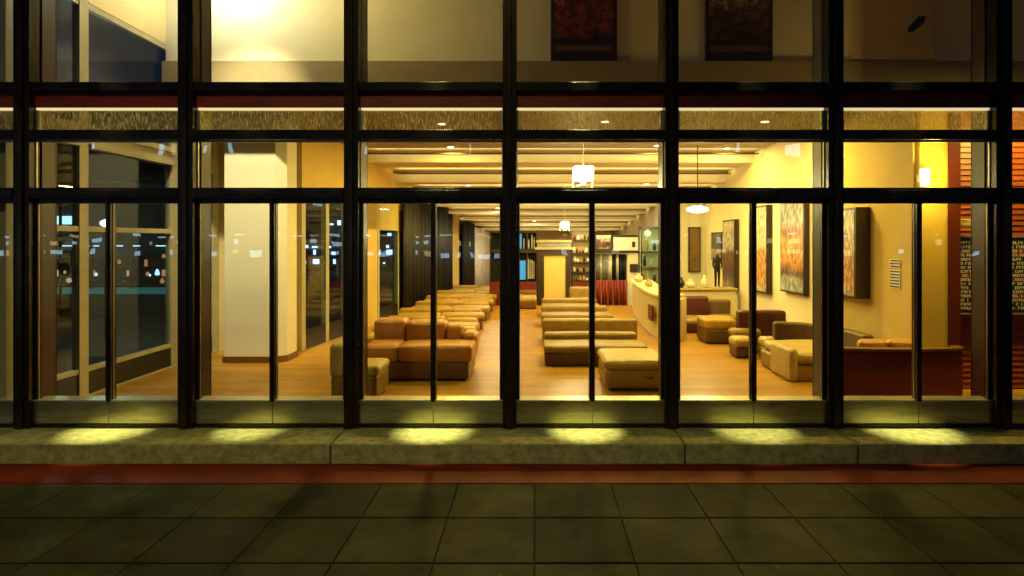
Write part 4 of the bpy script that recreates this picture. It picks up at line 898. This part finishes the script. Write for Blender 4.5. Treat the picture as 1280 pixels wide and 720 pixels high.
# curtains right of it, upper grey and lower red
pats = [('grey_cloth', 745, 750), ('white_cloth', 750.4, 752.4), ('grey_cloth', 753, 760), ('white_cloth', 760.4, 764.5), ('black_cloth', 765, 770), ('white_cloth', 770.4, 773), ('black_cloth', 773.4, 783)]
names = ['at the left end', 'first from the left', 'middle', 'second from the left', 'right of the middle', 'third from the left', 'at the right end']
for i, (m_, a, b_) in enumerate(pats):
    curtain(a, b_, yb+0.1, 318, 350, M[m_], '%s hanging strip %s over the red drapes' % ({'grey_cloth': 'grey', 'white_cloth': 'white', 'black_cloth': 'black'}[m_], names[i]), 2, 0.03, 'narrow hangings at the back right')
for i, (a, b_) in enumerate(((745, 751.2), (752.5, 759.5), (760.5, 765.8), (767, 774), (774.8, 783.3))):
    curtain(a, b_, yb, 350.3, 384, M['red_cloth'], 'dark red drape, %s of the five at the back right' % ['first', 'second', 'third', 'fourth', 'fifth'][i], 2, 0.04, 'red drapes at the back right')
tvs = empty('wall_screen', (W(753, yb), yb, Zy(312, yb)), 'dark picture screen above the grey hangings at the back', 'screen')
MB().box(W(744, yb), W(765, yb), yb, yb+0.08, Zy(313, yb), Zy(292, yb)).build('housing', M['black_base'], tvs)
MB().box(W(745.5, yb), W(763.5, yb), yb-0.006, yb-0.001, Zy(311, yb), Zy(294, yb)).build('picture', art_mat('screen art', dark_st, 5, 5.5, (1, 1, 1), warp=0.5), tvs)
hb = empty('header_board', (W(783, yb), yb, Zy(313, yb)), 'white header board with pale shapes above the hangings', 'board')
MB().box(W(767, yb), W(799, yb), yb, yb+0.08, Zy(313, yb), Zy(296, yb)).build('board', M['white_cloth'], hb)
MB().box(W(767, yb), W(799, yb), yb-0.03, yb+0.11, Zy(296, yb), Zy(294, yb)).box(W(740, yb), W(799, yb), yb-0.06, yb+0.11, Zy(316, yb), Zy(313.2, yb)).build('rail', M['black_base'], hb)
MB().box(W(790, yb), W(794, yb), yb-0.012, yb-0.001, Zy(309, yb), Zy(302, yb)).build('dark_patch', M['ink'], hb)
wp = empty('white_partition', (W(791, yb), yb, FZ), 'white partition with a small dark picture at the back right', 'partition')
MB().box(W(784.5, yb), W(806, yb), yb+0.0, yb+0.15, FZ, Zy(317, yb)).build('panel', M['white_wall'], wp)
MB().box(W(787, yb), W(797, yb), yb-0.04, yb-0.001, Zy(340, yb), Zy(330, yb)).build('picture', M['ink'], wp)
# display case
dcy = 17.0
dc = empty('display_case', (W(813, dcy), dcy, FZ), 'tall glass display case with pale wares standing behind the reception counter', 'display case')
x0, x1 = W(801, dcy), W(828, dcy)
g = MB()
for x in (x0, x1-0.04):
    for y in (dcy, dcy+0.4): g.box(x, x+0.04, y, y+0.04, FZ, 2.5)
g.box(x0, x1, dcy-0.01, dcy+0.45, 2.5, 2.58).box(x0, x1, dcy, dcy+0.44, FZ, FZ+0.12); g.build('frame', M['black_base'], dc)
MB().box(x0+0.04, x1-0.04, dcy+0.38, dcy+0.4, FZ+0.12, 2.5).build('back_panel', M['white_wall'], dc)
for zz in (1.05, 1.45, 1.9): MB().box(x0+0.04, x1-0.04, dcy+0.03, dcy+0.38, zz, zz+0.02).build('shelf', M['alu'], dc)
MB().box(x0+0.04, x1-0.04, dcy+0.01, dcy+0.018, FZ+0.12, 2.5).build('pane', M['side_glass'], dc)
for k, (dx, zz, hh, m_) in enumerate(((0.1, 1.07, .2, 'leather_orange'), (0.24, 1.07, .28, 'white_wall'), (0.42, 1.07, .16, 'dark_green'), (0.14, 1.47, .3, 'dark_green'), (0.33, 1.47, .22, 'white_wall'), (0.2, 1.92, .3, 'leather_cream'), (0.42, 1.92, .2, 'dark_green'))):
    o = MB().lathe(x0+dx, dcy+0.2, [(0.04, zz), (0.06, zz+hh*0.4), (0.03, zz+hh*0.8), (0.045, zz+hh)], 12).build('bottle', M[m_], smooth=True)
    tag(o, ['short orange bottle at the left of the lowest case shelf', 'tall white bottle in the middle of the lowest case shelf', 'dark bottle at the right of the lowest case shelf', 'tall dark bottle on the middle case shelf', 'white bottle on the middle case shelf', 'cream bottle on the top case shelf', 'dark bottle on the top case shelf'][k], 'bottle', 'bottles in the display case')
lamp('POINT', (W(813, dcy), dcy-0.4, 2.4), 14, CREAM, size=0.1)
